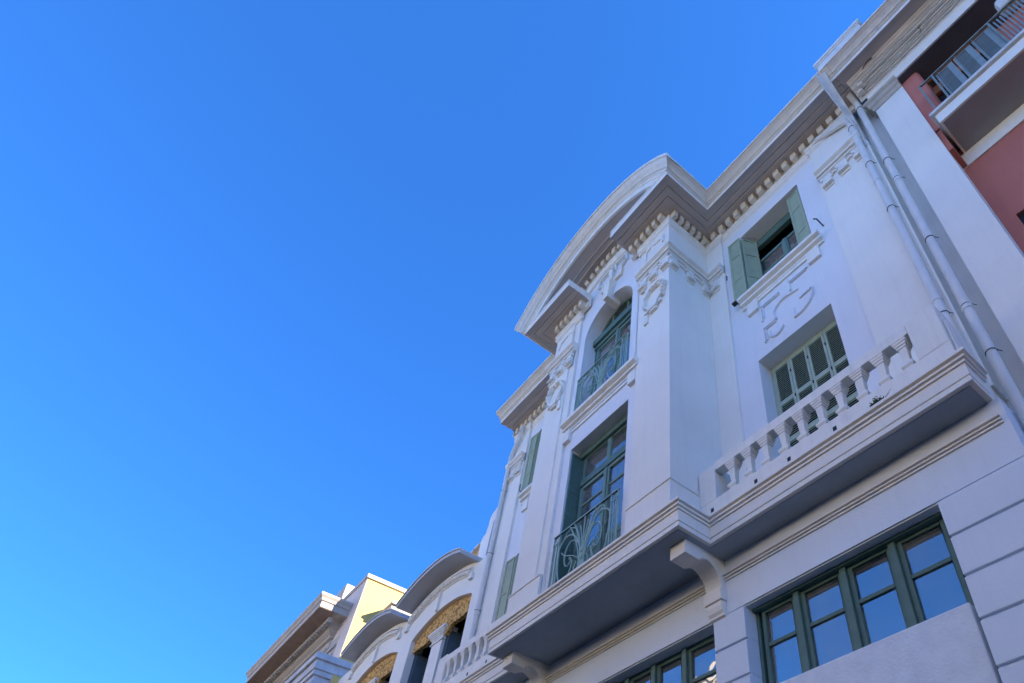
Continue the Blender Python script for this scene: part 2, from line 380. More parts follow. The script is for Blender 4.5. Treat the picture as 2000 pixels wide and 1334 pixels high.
def caps_wing():
    m = MB(); yy = YW - .055
    m.sweep([(XR - .02, yy), (-1.94, yy)], capprof)
    def pl(a, b, p0, p1, z0, z1): m.box(a, b, yy - p1 * 1.15, yy + .01, z0, z1)
    us = (-1.80, -1.50, -1.20)
    for u in us: pend(m, u, pl)
    for a, b in zip(us[:-1], us[1:]): between(pl, a + .095, b - .095)
    return m
both(caps_wing, "capital", M_TRIM)
# triangles in the frieze panel, above the capitals
def tri():
    m = MB(); y = YP - .03
    m.prism([(-5.14, 13.36), (-5.10, 13.36), (-5.10, 13.80), (-4.98, 13.86), (-4.98, 13.90), (-5.14, 13.80)], y, YP)
    m.prism([(-4.93, 13.86), (-4.62, 13.86), (-4.62, 13.62), (-4.66, 13.62), (-4.70, 13.78), (-4.86, 13.81)], y, YP)
    m.prism([(-4.62, 13.30), (-4.66, 13.30), (-4.66, 13.44), (-4.62, 13.50)], y, YP)
    return m
both(tri, "frieze_ornament", M_TRIM, bevel=.004)
# wreath with flowers
def wreath():
    m = MB(); cx, cz, y = -4.85, 11.96, YP
    o_ = [(cx + .25 * math.cos(a), cz + .31 * math.sin(a)) for a in [R_(22.5 + 45 * k) for k in range(8)]]
    for k in range(8):
        a, b = o_[k], o_[(k + 1) % 8]; seg(m, [a, b], y - .05, .06, .06); seg(m, [a, b], y - .065, .025, .06)
    r2 = random.Random(3)
    for k in range(26):
        a = R_(r2.uniform(-40, 95)); rr = r2.uniform(.22, .31)
        x, z = cx + rr * math.cos(a), cz + rr * 1.15 * math.sin(a)
        m.tube([(x, y - .02, z), (x + .002, y - .08, z)], [.034, .018], 6)
    for k in range(14):
        a = R_(r2.uniform(110, 250)); x, z = cx + .26 * math.cos(a), cz + .32 * math.sin(a)
        m.tube([(x, y - .02, z), (x, y - .065, z)], [.026, .014], 6)
    m.box(cx - .11, cx + .11, y - .075, y, cz - .39, cz - .30); m.box(cx - .085, cx + .085, y - .055, y, cz - .44, cz - .39)
    m.box(cx - .22, cx - .13, y - .05, y, cz - .36, cz - .30); m.box(cx + .13, cx + .2, y - .05, y, cz - .34, cz - .28)
    m.box(cx - .24, cx - .15, y - .035, y, cz - .62, cz - .37)
    return m
both(wreath, "wreath_relief", M_TRIM)

# ---- main cornice: frieze moulding, dentils, soffit, fascia, crown
FR = [(-.05, 14.05), (.0, 14.05), (.02, 14.08), (.035, 14.09), (.035, 14.20), (.055, 14.22), (.06, 14.262), (-.05, 14.265)]
def soff(crown):
    p = [(-.05, 14.27), (.02, 14.27), (.02, ZT - .015), (.12, ZT), (.262, ZT), (.262, ZT + .035), (.284, ZT + .035), (.284, ZT), (.398, ZT), (.398, ZT + .035), (.420, ZT + .035), (.420, ZT),
         (.53, ZT), (.53, ZT - .015), (.57, ZT - .015), (.57, 14.535)]
    if crown: p += [(.60, 14.54), (.60, 14.56), (.578, 14.566), (.578, 14.585), (.625, 14.592), (.645, 14.615), (.69, 14.645), (.735, 14.662), (.735, 14.672), (.712, 14.676), (.712, 14.69), (.76, 14.695), (.76, 14.745), (.4, 14.80), (-.05, 14.82)]
    else: p += [(.57, 14.62), (.585, 14.625), (.585, 14.665), (-.05, 14.665)]
    return p
XCR = -0.92
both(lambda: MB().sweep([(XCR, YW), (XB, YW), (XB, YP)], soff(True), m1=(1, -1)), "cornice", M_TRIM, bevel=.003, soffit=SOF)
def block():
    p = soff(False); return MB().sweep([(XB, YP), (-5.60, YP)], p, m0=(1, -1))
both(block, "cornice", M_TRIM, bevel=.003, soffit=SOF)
FRZ = both(lambda: MB().sweep([(XR - .02, YW - .05), (-1.94, YW - .05), (-1.94, YW), (-4.09, YW), (-4.09, YW - .05), (XB, YW - .05), (XB, YP), (-5.36, YP)], FR), "frieze_moulding", M_TRIM)
def dentil_run(m, x0, y0, x1, y1, n, z0=14.266, z1=14.447):
    P0, P1 = Vector((x0, y0)), Vector((x1, y1)); d = (P1 - P0); L = d.length; d.normalize(); nrm = Vector((-d.y, d.x)); wd = L / n * .56
    for k in range(n):
        c = P0 + d * (L * (k + .5) / n); a = c - d * wd / 2; b = c + d * wd / 2
        q = [a, b, b + nrm * .135, a + nrm * .135]; q2 = [a, b, b + nrm * .14, a + nrm * .14]
        m.add([(v.x, v.y, z0) for v in q] + [(v.x, v.y, z0 + .05) for v in q2] + [(v.x, v.y, z1) for v in q2],
              [(0, 1, 2, 3), (0, 4, 5, 1), (1, 5, 6, 2), (2, 6, 7, 3), (3, 7, 4, 0), (4, 8, 9, 5), (5, 9, 10, 6), (6, 10, 11, 7), (7, 11, 8, 4), (8, 11, 10, 9)])
def dent():
    m = MB(); dentil_run(m, XR - .04, YW - .02, XB, YW - .02, 17); dentil_run(m, XB + .02, YW - .14, XB + .02, YP - .02, 6); dentil_run(m, XB - .02, YP - .02, -5.54, YP - .02, 6)
    return m
for f_, fz in zip(SIDES, FRZ): split(f_(dent()), "dentil", M_DENT, fz, bevel=.001)
# ---- segmental pediment
CZ, HW = 12.96, 2.38
def arc_sweep(m, prof, n=48, base=None):
    """prof: (R, p, y-front offset) closed loop; every point runs along its own circle to x = +-(HW+p)"""
    rows = []
    for Rr, p, y, hw in prof:
        a = math.asin(min(1, hw / Rr)); rows.append([(XC + Rr * math.sin(a - 2 * a * i / n), y, CZ + Rr * math.cos(a - 2 * a * i / n)) for i in range(n + 1)])
    k = len(rows); vs = [v for r in rows for v in r]; N_ = n + 1; fs = []
    for j in range(k):
        j2 = (j + 1) % k
        for i in range(n): fs.append((j * N_ + i, j * N_ + i + 1, j2 * N_ + i + 1, j2 * N_ + i))
    fs.append(tuple(j * N_ for j in range(k))); fs.append(tuple(j * N_ + n for j in reversed(range(k))))
    m.add(vs, fs)
yf = YP - .57
pr = [(2.62, 0, 4.33, 1.98), (2.62, 0, yf + .42, 1.98), (2.60, 0, yf + .42, 1.96), (2.60, 0, yf + .404, 1.96), (2.62, 0, yf + .404, 1.98), (2.62, 0, yf + .29, 1.98), (2.60, 0, yf + .29, 1.96), (2.60, 0, yf + .274, 1.96), (2.62, 0, yf + .274, 1.98),
      (2.62, 0, yf + .05, 1.98), (2.61, 0, yf + .05, 1.97), (2.61, 0, yf, 1.97), (2.75, 0, yf, 2.17), (2.76, 0, yf - .025, 2.18), (2.785, 0, yf - .025, 2.22), (2.79, 0, yf + .0, 2.23), (2.86, 0, yf + .0, 2.35), (2.865, 0, yf - .03, HW - .01), (2.885, 0, yf - .03, HW), (2.89, 0, yf - .01, HW + .01), (2.91, 0, yf - .01, HW + .02), (2.915, 0, yf - .055, HW + .05), (2.94, 0, yf - .075, HW + .08), (2.97, 0, yf - .12, HW + .12), (3.02, 0, yf - .165, HW + .16), (3.03, 0, yf - .165, HW + .165), (3.035, 0, yf - .142, HW + .15), (3.055, 0, yf - .142, HW + .16), (3.06, 0, yf - .19, HW + .19),
      (3.12, 0, yf - .19, HW + .19), (3.14, 0, 4.2, HW + .19), (3.14, 0, 5.2, HW + .15), (2.75, 0, 5.2, 2.1)]
m = MB(); arc_sweep(m, pr)
# tympanum fill behind the end blocks
for sx in (1, -1):
    pts = [(XC + sx * 2.0, 14.66)] + [(XC + sx * x, CZ + math.sqrt(2.64 ** 2 - x * x)) for x in (1.95, 1.8, 1.6, 1.4, 1.2, 1.0, .9)] + [(XC + sx * .9, 14.66)]
    m.prism(pts, YC + .0, YC + .3)
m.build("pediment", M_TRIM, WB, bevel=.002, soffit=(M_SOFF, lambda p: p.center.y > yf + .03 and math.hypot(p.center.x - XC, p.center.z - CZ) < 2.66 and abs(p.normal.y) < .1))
# arched dentil band under the pediment vault
m = MB()
half = 1.42
arc_sweep(m, [(2.16, 0, YC - .0, .96), (2.16, 0, YC - .05, .96), (2.19, 0, YC - .065, .98), (2.29, 0, YC - .065, 1.12), (2.31, 0, YC - .085, 1.14), (2.34, 0, YC - .085, 1.16), (2.36, 0, YC - .03, 1.18), (2.62, 0, YC - .03, 1.52), (2.62, 0, YC + .05, 1.52), (2.16, 0, YC + .05, .96)], 32)
ADB = m.build("arched_dentil_band", M_TRIM, WB, bevel=.003); m = MB()
nd = 14
for k in range(nd):
    a = math.asin(1.30 / 2.5) * (1 - 2 * (k + .5) / nd); wv = math.asin(1.30 / 2.5) * 2 / nd * .54 / 2
    q = []
    for (rr, aa) in ((2.37, a - wv), (2.37, a + wv), (2.57, a + wv), (2.57, a - wv)): q.append((XC + rr * math.sin(aa), CZ + rr * math.cos(aa)))
    m.prism(q, YC - .15, YC - .02)
split(m, "dentil", M_DENT, ADB, bevel=.001)
# roof slab and core
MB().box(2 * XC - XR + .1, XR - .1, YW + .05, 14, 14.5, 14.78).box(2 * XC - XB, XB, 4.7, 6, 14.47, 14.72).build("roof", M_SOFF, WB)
MB().box(2 * XC - XR + .05, XR - .05, 7.2, 14, 0, 14.5).box(XR - .40, XR - .05, 5.66, 7.2, 0, 14.5).box(2 * XC - XR + .05, 2 * XC - XR + .4, 5.66, 7.2, 0, 14.5).box(2 * XC - XR + .4, XR - .4, 5.9, 7.2, 10.1, 10.5).build("rear_wall", M_DARK, WB)

# ---- wing window aprons, sills, relief
def sill_w():
    m = MB(); x0, x1 = -3.82, -2.18
    m.sweep([(x1, YW), (x0, YW)], [(-.02, 11.37), (.04, 11.37), (.04, 11.41), (.025, 11.415), (.025, 11.43), (.09, 11.45), (.09, 11.50), (.075, 11.505), (.075, 11.52), (.15, 11.54), (.15, 11.61), (.12, 11.63), (-.02, 11.645)])
    m.box(x0 + .10, x0 + .32, YW - .055, YW, 11.10, 11.38); m.box(x1 - .32, x1 - .10, YW - .055, YW, 11.10, 11.38); m.box(x0 + .32, x1 - .32, YW - .03, YW, 11.30, 11.38)
    return m
both(sill_w, "window_sill", M_TRIM, bevel=.004)
def relief_w():
    m = MB(); y = YW - .034; d = .04
    S = lambda pts, w_=.028: seg(m, [(x * 1.0077, (z - 1.6) * 1.0077 + 1.6) for x, z in pts], y, w_, d)
    S([(-2.53, 11.05), (-2.88, 11.05), (-2.88, 10.84)]); S([(-2.56, 11.01), (-2.84, 11.01)], .014)
    S([(-3.08, 11.02), (-3.455, 11.02), (-3.455, 10.66)]); S([(-3.08, 10.975), (-3.41, 10.975), (-3.41, 10.70)], .014)
    S([(-3.2, 10.45), (-3.46, 10.45), (-3.46, 10.11)]); S([(-3.22, 10.40), (-3.42, 10.40), (-3.42, 10.13)], .014)
    S([(-3.215, 10.45)] + [(-3.0 + .23 * math.cos(R_(a)), 10.58 + .20 * math.sin(R_(a))) for a in range(190, 70, -12)] + [(-2.76, 10.72)])
    S([(-2.76, 10.48), (-2.53, 10.50)]); S([(-2.53, 10.50)] + [(-2.83 + .30 * math.cos(R_(a)), 10.47 - .33 * math.sin(R_(a))) for a in range(5, 105, 12)])
    S([(-2.90, 10.14), (-2.90, 10.36)]); S([(-3.36, 10.28)] + [(-3.24 + .14 * math.cos(R_(a)), 10.26 - .18 * math.sin(R_(a))) for a in range(150, 10, -20)])
    return m
both(relief_w, "wall_relief", M_LAV, bevel=.002)

# ---- bay upper sill
m = MB(); x0, x1 = XC - 1.02, XC + 1.02
m.sweep([(x1, YC), (x0, YC)], [(-.02, 10.44), (.04, 10.44), (.04, 10.48), (.025, 10.485), (.025, 10.50), (.085, 10.51), (.085, 10.55), (.07, 10.555), (.07, 10.57), (.15, 10.60), (.15, 10.675), (.13, 10.69), (-.02, 10.70)])
for sx in (1, -1):
    a, b = sorted((XC + sx * .80, XC + sx * .98)); m.box(a, b, YC - .075, YC, 10.17, 10.44)
m.box(XC - .80, XC + .80, YC - .03, YC, 10.36, 10.43)
m.build("window_sill", M_TRIM, WB, bevel=.004)

# ---- balcony slabs (one continuous band) with mouldings
YSB, YSW = 4.096, 4.60
XSR, XSB = -1.045, -4.26
slab_prof = [(-.02, 6.47), (.0, 6.47), (.0, 6.53), (-.014, 6.534), (-.014, 6.548), (.002, 6.55), (.002, 6.70), (.022, 6.703), (.022, 6.728), (.012, 6.732), (.012, 6.742), (.042, 6.746), (.042, 6.768), (.030, 6.772), (.030, 6.783), (.066, 6.795), (.066, 6.835), (-.02, 6.86)]
mxl, mxbl = 2 * XC - XSR, 2 * XC - XSB
m = MB()
m.sweep([(XSR, YL), (XSR, YSW), (XSB, YSW), (XSB, YSB), (mxbl, YSB), (mxbl, YSW), (mxl, YSW), (mxl, YL)],
        slab_prof)
m.box(mxl + .018, XSR - .018, YSW + .018, 5.5, 6.4702, 6.8598); m.box(mxbl + .018, XSB - .018, YSB + .018, YSW + .018, 6.4704, 6.8596)
m.build("balcony_slab", M_W, WB, bevel=.003)
MB().box(mxl + .05, XSR - .05, YSW + .05, YL - .002, 6.462, 6.470).box(mxbl + .05, XSB - .05, YSB + .05, YSW + .049, 6.462, 6.4701).build("balcony_soffit", M_BALSHADE, WB)  # soffit plates are dark sheets under the slab, shade in their colour
def cove_unused():
    return MB().prismx([(YL - .03, 6.24), (YL - .03, 6.27), (YL - .05, 6.29), (YL - .09, 6.36), (YL - .17, 6.42), (YL - .24, 6.445), (YL - .24, 6.468), (YL, 6.468), (YL, 6.24)], XSR, -4.20)
# string course
MB().sweep([(XSR, YL), (mxl, YL)], [(-.01, 6.165), (.02, 6.165), (.02, 6.183), (.004, 6.186), (.004, 6.194), (.036, 6.197), (.036, 6.212), (.02, 6.216), (.02, 6.226), (.052, 6.23), (.052, 6.25), (-.01, 6.26)]).build("string_course", M_TRIM, WB, bevel=.002)
# ---- lower wall with windows
LW = MB()
h1 = (-4.14, -1.81, 3.2, 5.73); h2 = (-8.03, -4.59, 3.2, 5.73); h3 = (-10.79, -8.46, 3.2, 5.73)
LW.wall([-11.55, -1.0], [0, 5.745], [h1, h2, h3], YL + .02, YL + .5)
LW.wall([-11.55, -1.0], [5.745, 6.47], [], YL, YL + .5)
LW.build("lower_wall", M_LOW, WB)
for (a, b) in ((-4.59, -4.14), (-1.81, -0.98), (-8.46, -8.03), (-11.6, -10.79)):
    z = 5.725; m = MB(); m.box(a + .02, b - .02, YL + .025, YL + .34, 0, 5.72)     # rusticated courses
    for k in range(8):
        m.box(a - .004, b + .004, YL - .012, YL + .35, z - .378, z); z -= .405
    m.build("rusticated_pier", M_LOW, WB, bevel=.006)
MB().box(-4.12, -1.865, YL + .045, YL + .19, 2.4, 4.735).build("apron_wall", M_ROUGH, WB, bevel=.012)
MB().box(-8.0, -4.62, YL + .045, YL + .19, 2.4, 4.735).build("apron_wall", M_ROUGH, WB, bevel=.012)

# ---- console brackets
def bracket():
    pf = [(4.31, 6.469), (4.31, 6.275), (4.54, 6.275), (4.545, 6.31), (4.58, 6.30), (4.585, 6.335), (4.63, 6.32), (4.635, 6.345)]
    pf += [(4.65 + .29 * math.sin(R_(a)), 6.05 + .295 * math.cos(R_(a))) for a in range(0, 91, 9)]
    pf += [(4.93, 6.05), (4.915, 6.04), (4.915, 5.915), (4.945, 5.905)]
    pf += [(4.945, 5.90), (4.935, 5.84), (4.90, 5.80)] 
    pf = pf[:-3] + [(4.925, 5.895), (4.915, 5.83), (4.93, 5.76), (4.952, 5.72), (4.952, 6.469)]
    return pf
def brk():
    m = MB(); pf = [(4.31, 6.469), (4.31, 6.275), (4.54, 6.275), (4.545, 6.31), (4.585, 6.30), (4.59, 6.335), (4.635, 6.325), (4.64, 6.345)]
    body = [(4.64 + .24 * math.sin(R_(a)), 6.055 + .285 * math.cos(R_(a))) for a in range(6, 91, 7)]
    poly = pf + body + [(4.88, 6.00), (4.955, 6.00), (4.955, 6.469)]
    m.prismx(poly, -4.63, -4.38)
    m.box(-4.64, -4.37, 4.845, 4.955, 5.90, 6.05)
    m.prismx([(4.87, 5.90), (4.865, 5.84), (4.88, 5.78), (4.905, 5.745), (4.905, 5.72), (4.955, 5.70), (4.955, 5.90)], -4.62, -4.39)
    return m
both(brk, "console_bracket", M_W, bevel=.004)

# ---- balustrades
def bal_side(sfn):
    base = MB(); y0, y1 = 4.68, 4.815
    base.box(-4.46, -1.09, y0, y1, 6.845, 7.18)
    body = sfn(base).build("balustrade", M_TRIM, WB, bevel=.005)
    rail = MB().box(-4.19, -1.42, y0 - .005, y1 + .005, 7.645, 7.785); sfn(rail).build("rail", M_TRIM, body, bevel=.008)
    e = MB(); e.box(-4.47, -4.19, y0 - .003, YW - .05, 7.18, 7.76); sfn(e).build("end_block", M_W, body, bevel=.006)
    e = MB(); e.box(-1.42, -1.09, y0 - .003, YW - .06, 7.18, 7.83); e.box(-1.09, -1.06, y0 + .05, YW - .06, 6.86, 7.60); sfn(e).build("end_block", M_TRIM, body, bevel=.02)
    bm_ = None
    for k in range(10):
        cx = -3.93 + .266 * k; cy = (y0 + y1) / 2; b = MB()
        b.frustum(cx, cy, 7.18, 7.206, .055, .055)
        b.frustum(cx, cy, 7.205, 7.235, .05, .070); b.frustum(cx, cy, 7.235, 7.262, .070, .070); b.frustum(cx, cy, 7.262, 7.315, .066, .036)
        b.frustum(cx, cy, 7.315, 7.485, .032, .042)
        for q in range(4): b.frustum(cx, cy, 7.485 + q * .035, 7.52 + q * .035, (.042, .053, .064, .074)[q], (.044, .056, .067, .077)[q])
        b.frustum(cx, cy, 7.625, 7.65, .082, .082)
        sfn(b).build("baluster", M_TRIM, body)
    h = MB()
    for cx in (-4.27, -3.57, -3.08, -2.46): h.box(cx - .02, cx + .025, y0 - .004, y0 + .03, 6.985, 7.06)
    split(sfn(h), "drain_hole", M_BLACK, body)
    l = MB().box(-4.24, -1.10, y0 - .06, y0 - .001, 6.858, 6.895); sfn(l).build("plinth_ledge", M_TRIM, body, bevel=.006)
for f in SIDES: bal_side(f)

# ---- windows
def frame_rect(m, x0, x1, z0, z1, w_, y0, y1, wz=None):
    wz = wz or w_
    m.box(x0, x0 + w_, y0, y1, z0, z1); m.box(x1 - w_, x1, y0, y1, z0, z1); m.box(x0 + w_, x1 - w_, y0, y1, z0, z0 + wz); m.box(x0 + w_, x1 - w_, y0, y1, z1 - wz, z1)
def room(x0, x1, z0, z1, y, parent, curtain=None, depth=.6):
    m = MB(); m.box(x0 - .1, x1 + .1, y + depth, y + depth + .05, z0 - .1, z1 + .1); m.box(x0 - .13, x0 - .08, y + .06, y + depth, z0, z1); m.box(x1 + .08, x1 + .13, y + .06, y + depth, z0, z1)
    m.box(x0 - .1, x1 + .1, y + .06, y + depth, z1 + .06, z1 + .1)
    m.build("room_interior", M_DARK, parent)

def lower_window(x0, x1, splits, blinds=(), partial=None):
    yb = YL + .20
    f = MB(); frame_rect(f, x0 - .06, x1 + .06, 4.60, 5.80, .10, yb - .02, yb + .14, .09)
    for s in splits[1:-1]: f.box(s - .036, s + .036, yb - .05, yb + .10, 4.60, 5.72)
    W = f.build("window", M_GREEN, WB, bevel=.006)
    for a, b in zip(splits[:-1], splits[1:]):
        s = MB(); a2, b2 = a + .038, b - .038
        frame_rect(s, a2, b2, 4.62, 5.708, .045, yb - .012, yb + .05); s.box(a2 + .045, b2 - .045, yb - .005, yb + .035, 5.262, 5.305)
        sh = s.build("sash", M_GREEN, W, bevel=.004)
        MB().box(a2 + .04, b2 - .04, yb + .018, yb + .024, 4.65, 5.66).build("pane", M_GLASS, W)
    for i in blinds:
        a, b = splits[i] + .1, splits[i + 1] - .1; bl = MB(); z = 4.66
        while z < 5.66: bl.add([(a, yb + .05, z), (b, yb + .05, z), (b, yb + .072, z + .016), (a, yb + .072, z + .016)], [(0, 1, 2, 3)]); z += .021
        bl.build("blind", M_BLIND, W)
    room(x0, x1, 4.0, 5.8, yb + .05, W)
    c = MB(); rr = random.Random(int(abs(x0) * 10))
    return W
lower_window(-4.14, -1.81, [-4.10, -3.565, -2.975, -2.415, -1.85], blinds=(1,))
lower_window(-8.03, -4.59, [-7.99, -7.43, -6.87, -6.31, -5.80, -5.25, -4.63])
lower_window(-10.79, -8.46, [-10.75, -10.18, -9.62, -9.06, -8.50])
# dark shadow lath at the head of the lower windows
MB().box(-4.13, -1.82, YL + .12, YL + .2, 5.70, 5.728).build("window_head", M_GREEN, WB)

def panel_leaf(m, x0, x1, z0, z1, y0, y1, bars=(.33, .72)):
    w_ = .045; frame_rect(m, x0, x1, z0, z1, w_, y0, y1)
    for b in bars:
        z = z0 + (z1 - z0) * b; m.box(x0 + w_, x1 - w_, y0 + .002, y1 - .002, z - .025, z + .025)
    m.box(x0 + w_, x1 - w_, y0 + .014, y1 - .012, z0 + w_, z1 - w_)
def side_leaf(m, x, y0, y1, z0, z1, t=.03, bars=(.33, .72)):    # leaf lying in a plane x = const
    w_ = .045
    m.box(x, x + t, y0, y0 + w_, z0, z1); m.box(x, x + t, y1 - w_, y1, z0, z1)
    zs = [z0 + .0225] + [z0 + (z1 - z0) * b for b in bars] + [z1 - .0225]
    for z in zs: m.box(x + .001, x + t - .001, y0 + w_, y1 - w_, z - .0225, z + .0225)
    m.box(x + .01, x + t - .01, y0 + w_, y1 - w_, z0 + .02, z1 - .02)
def rot_leaf(m, hx, hy, ang, wd, z0, z1, t=.03, bars=(.33, .72)):
    l = MB(); panel_leaf(l, 0, wd, z0, z1, 0, t, bars); c, s_ = math.cos(R_(ang)), math.sin(R_(ang))
    l.v = [(hx + x * c - y * s_, hy + x * s_ + y * c, z) for x, y, z in l.v]; m.join(l)

def wing_window(sfn, k):
    y = 5.56; x0, x1, z0, z1 = -3.66, -2.34, 11.64, 13.68
    f = MB(); frame_rect(f, x0, x1, z0, z1, .06, y, y + .08); f.box(x0, x1, y - .04, y + .05, 13.45, 13.68)
    W = sfn(f).build("window", M_GREEN, WB, bevel=.005)
    s = MB(); xm = -2.98
    for a, b in ((x0 + .06, xm), (xm, x1 - .06)):
        frame_rect(s, a + .003, b - .003, z0 + .06, 13.02, .06, y - .02, y + .03); s.box(a + .06, b - .06, y - .01, y + .02, 12.55, 12.59)
    s.box(xm - .035, xm + .035, y - .035, y - .02, z0 + .06, 13.02)
    sfn(s).build("sash", M_SASH, W, bevel=.004)
    sfn(MB().box(x0 + .1, x1 - .1, y + .002, y + .008, z0 + .1, 12.98)).build("pane", M_GLASS, W)
    c = MB(); n = 24
    for i in range(n):
        a = x0 + .1 + (x1 - x0 - .2) * i / n; b = a + (x1 - x0 - .2) / n
        if .35 < i / n < .45: continue
        c.add([(a, y + .10 + .02 * math.sin(i * 1.9), z0), (b, y + .10 + .02 * math.sin((i + 1) * 1.9), z0), (b, y + .10 + .02 * math.sin((i + 1) * 1.9), 12.7), (a, y + .10 + .02 * math.sin(i * 1.9), 12.7)], [(0, 1, 2, 3)])
    sfn(c).build("curtain", M_CURT, W)
    g = MB(); room(0, 0, 0, 0, 0, W) if False else None
    g.box(x0, x1, y + .5, y + .55, z0, z1); g.box(x0 - .02, x0, y + .081, y + .5, z0, z1); g.box(x1, x1 + .02, y + .081, y + .5, z0, z1)
    sfn(g).build("room_interior", M_DARK, W)
    # shutters: left folded out on the wall and returned into the reveal, right one standing in the opening
    if k == 0:
        leaves = [(-3.655, YW - .035, 183, .27), (-3.64, YW - .02, 62, .30), (-2.36, YW + .055, 172, .27)]
    else:
        leaves = [(-2.345, YW - .035, -3, .27), (-2.36, YW - .02, 118, .30), (-3.64, YW + .055, 8, .27)]
    for hx, hy, an, wd_ in leaves:
        l = MB(); rot_leaf(l, hx, hy, an, wd_, 11.68, 13.60); sfn(l).build("shutter", M_SHUT, W)
    cth = MB(); cth.tube([(-3.86, YW, 11.66), (-3.86, YW - .10, 11.64), (-3.90, YW - .13, 11.60)], .016, 6); cth.box(-3.93, -3.85, YW - .15, YW - .08, 11.58, 11.62)
    cth.tube([(-2.12, YW, 11.80), (-2.12, YW - .10, 11.80), (-2.14, YW - .12, 11.90), (-2.18, YW - .14, 11.93)], .012, 6)
    cth.tube([(-4.05, YW - .05, 12.62), (-3.99, YW - .12, 12.60)], .014, 6)
    split(sfn(cth), "shutter_catch", M_BLACK, W)
for i, f in enumerate(SIDES): wing_window(f, i)

def louvre_leaf(x0, x1, z0, z1, y, sfn, parent):
    m = MB(); w_ = .04; zm = z0 + (z1 - z0) * .53
    m.box(x0, x0 + w_, y, y + .035, z0, z1); m.box(x1 - w_, x1, y, y + .035, z0, z1)
    rails = [(z1 - .07, z1), (z1 - .86, z1 - .78), (z1 - 1.62, z1 - 1.54), (z0, z0 + .08)]
    for a, b in rails: m.box(x0 + w_, x1 - w_, y, y + .035, a, b)
    leaf = sfn(m).build("shutter", M_LOUV, parent, bevel=.003)
    s = MB()
    for (a, b) in ((rails[1][1], rails[0][0]), (rails[2][1], rails[1][0]), (rails[3][1], rails[2][0])):
        n = int((b - a) / .038); 
        for k in range(n):
            z = a + (b - a) * (k + .5) / n
            s.add([(x0 + w_, y + .004, z - .013), (x1 - w_, y + .004, z - .013), (x1 - w_, y + .030, z + .011), (x0 + w_, y + .030, z + .011),
                   (x0 + w_, y + .004, z - .007), (x1 - w_, y + .004, z - .007), (x1 - w_, y + .030, z + .017), (x0 + w_, y + .030, z + .017)],
                  [(0, 1, 2, 3), (7, 6, 5, 4), (0, 4, 5, 1), (2, 6, 7, 3)])
    sfn(s).build("slats", M_LOUV, leaf)
def wing_door(sfn, closed):
    y = 5.50; x0, x1, z0, z1 = -3.68, -2.36, 6.86, 9.92
    f = MB(); frame_rect(f, x0, x1, z0, z1 + .0, .045, y + .0, y + .08)
    W = sfn(f).build("balcony_door", M_LOUV, WB, bevel=.004)
    sfn(MB().box(x0 + .02, x1 - .02, y + .06, y + .075, z0, z1)).build("door_back", M_DARK, W)
    if closed:
        n = 4; xs = [x0 + .047 + (x1 - x0 - .094) * i / n for i in range(n + 1)]
        for a, b in zip(xs[:-1], xs[1:]): louvre_leaf(a + .003, b - .003, z0 + .04, z1 - .048, y - .01, sfn, W)
        h = MB()
        for x in xs[1:-1]:
            for z in (7.4, 8.2, 9.0, 9.55): h.box(x - .008, x + .008, y - .022, y - .01, z, z + .05)
        split(sfn(h), "hinge", M_BLACK, W)
    else:
        s = MB(); xm = (x0 + x1) / 2
        for a, b in ((x0 + .05, xm), (xm, x1 - .05)):
            frame_rect(s, a, b, z0 + .05, z1 - .06, .06, y - .01, y + .04); s.box(a + .06, b - .06, y, y + .03, 8.6, 8.65)
        sfn(s).build("sash", M_GREEN, W); sfn(MB().box(x0 + .1, x1 - .1, y + .01, y + .016, z0 + .1, z1 - .1)).build("pane", M_GLASS, W)
        l = MB(); rot_leaf(l, x1 + .01, YW - .03, -4, .30, z0 + .05, z1 - .04); sfn(l).build("shutter", M_SHUT, W)
        l = MB(); rot_leaf(l, x1 - .005, YW - .0, 112, .25, z0 + .05, z1 - .04); sfn(l).build("shutter", M_SHUT, W)
wing_door(SIDES[0], True); wing_door(SIDES[1], False)

# bay French door
def bay_door():
    y = 4.52; x0, x1, z0, z1 = -7.065, -5.535, 6.83, 9.92
    f = MB(); frame_rect(f, x0, x1, z0, z1, .075, y, y + .1); f.box(x0 + .075, x1 - .075, y - .04, y + .1, 9.12, 9.26); f.box(x0, x1, y - .06, y, 9.80, 9.92)
    W = f.build("french_door", M_GREEN, WB, bevel=.006)
    s = MB(); xm = XC
    s.box(xm - .03, xm + .03, y - .01, y + .04, 9.26, 9.80)
    for a, b in ((x0 + .075, xm), (xm, x1 - .075)):
        frame_rect(s, a + .004, b - .004, 9.262, 9.82, .045, y + .0, y + .05)
        frame_rect(s, a + .004, b - .004, z0 + .05, 9.118, .07, y - .015, y + .04)
        s.box(a + .07, b - .07, y - .005, y + .03, 8.68, 8.72); s.box(a + .07, b - .07, y - .005, y + .03, 7.60, 7.72)
        s.box(a + .07, b - .07, y + .005, y + .03, z0 + .1, 7.6)
    s.box(xm - .03, xm + .03, y - .035, y - .016, z0 + .05, 9.11)
    s.build("sash", M_SASH, W, bevel=.005)
    MB().box(x0 + .1, x1 - .1, y + .014, y + .020, 7.7, 9.08).box(x0 + .1, x1 - .1, y + .02, y + .026, 9.28, 9.78).build("pane", M_GLASS, W)
    g = MB().box(x0 - .1, x1 + .1, y + .6, y + .65, z0, z1 + .1).box(x0 - .1, x0, y + .11, y + .6, z0, z1 + .1).box(x1, x1 + .1, y + .11, y + .6, z0, z1 + .1); g.build("room_interior", M_DARK, W)
    for sx in (-1, 1):
        l = MB(); xx = x0 + .004 if sx < 0 else x1 - .034; side_leaf(l, xx, YC + .03, y - .005, z0 + .02, z1 - .07); l.build("shutter", M_GREEN, W)
    return W
bay_door()
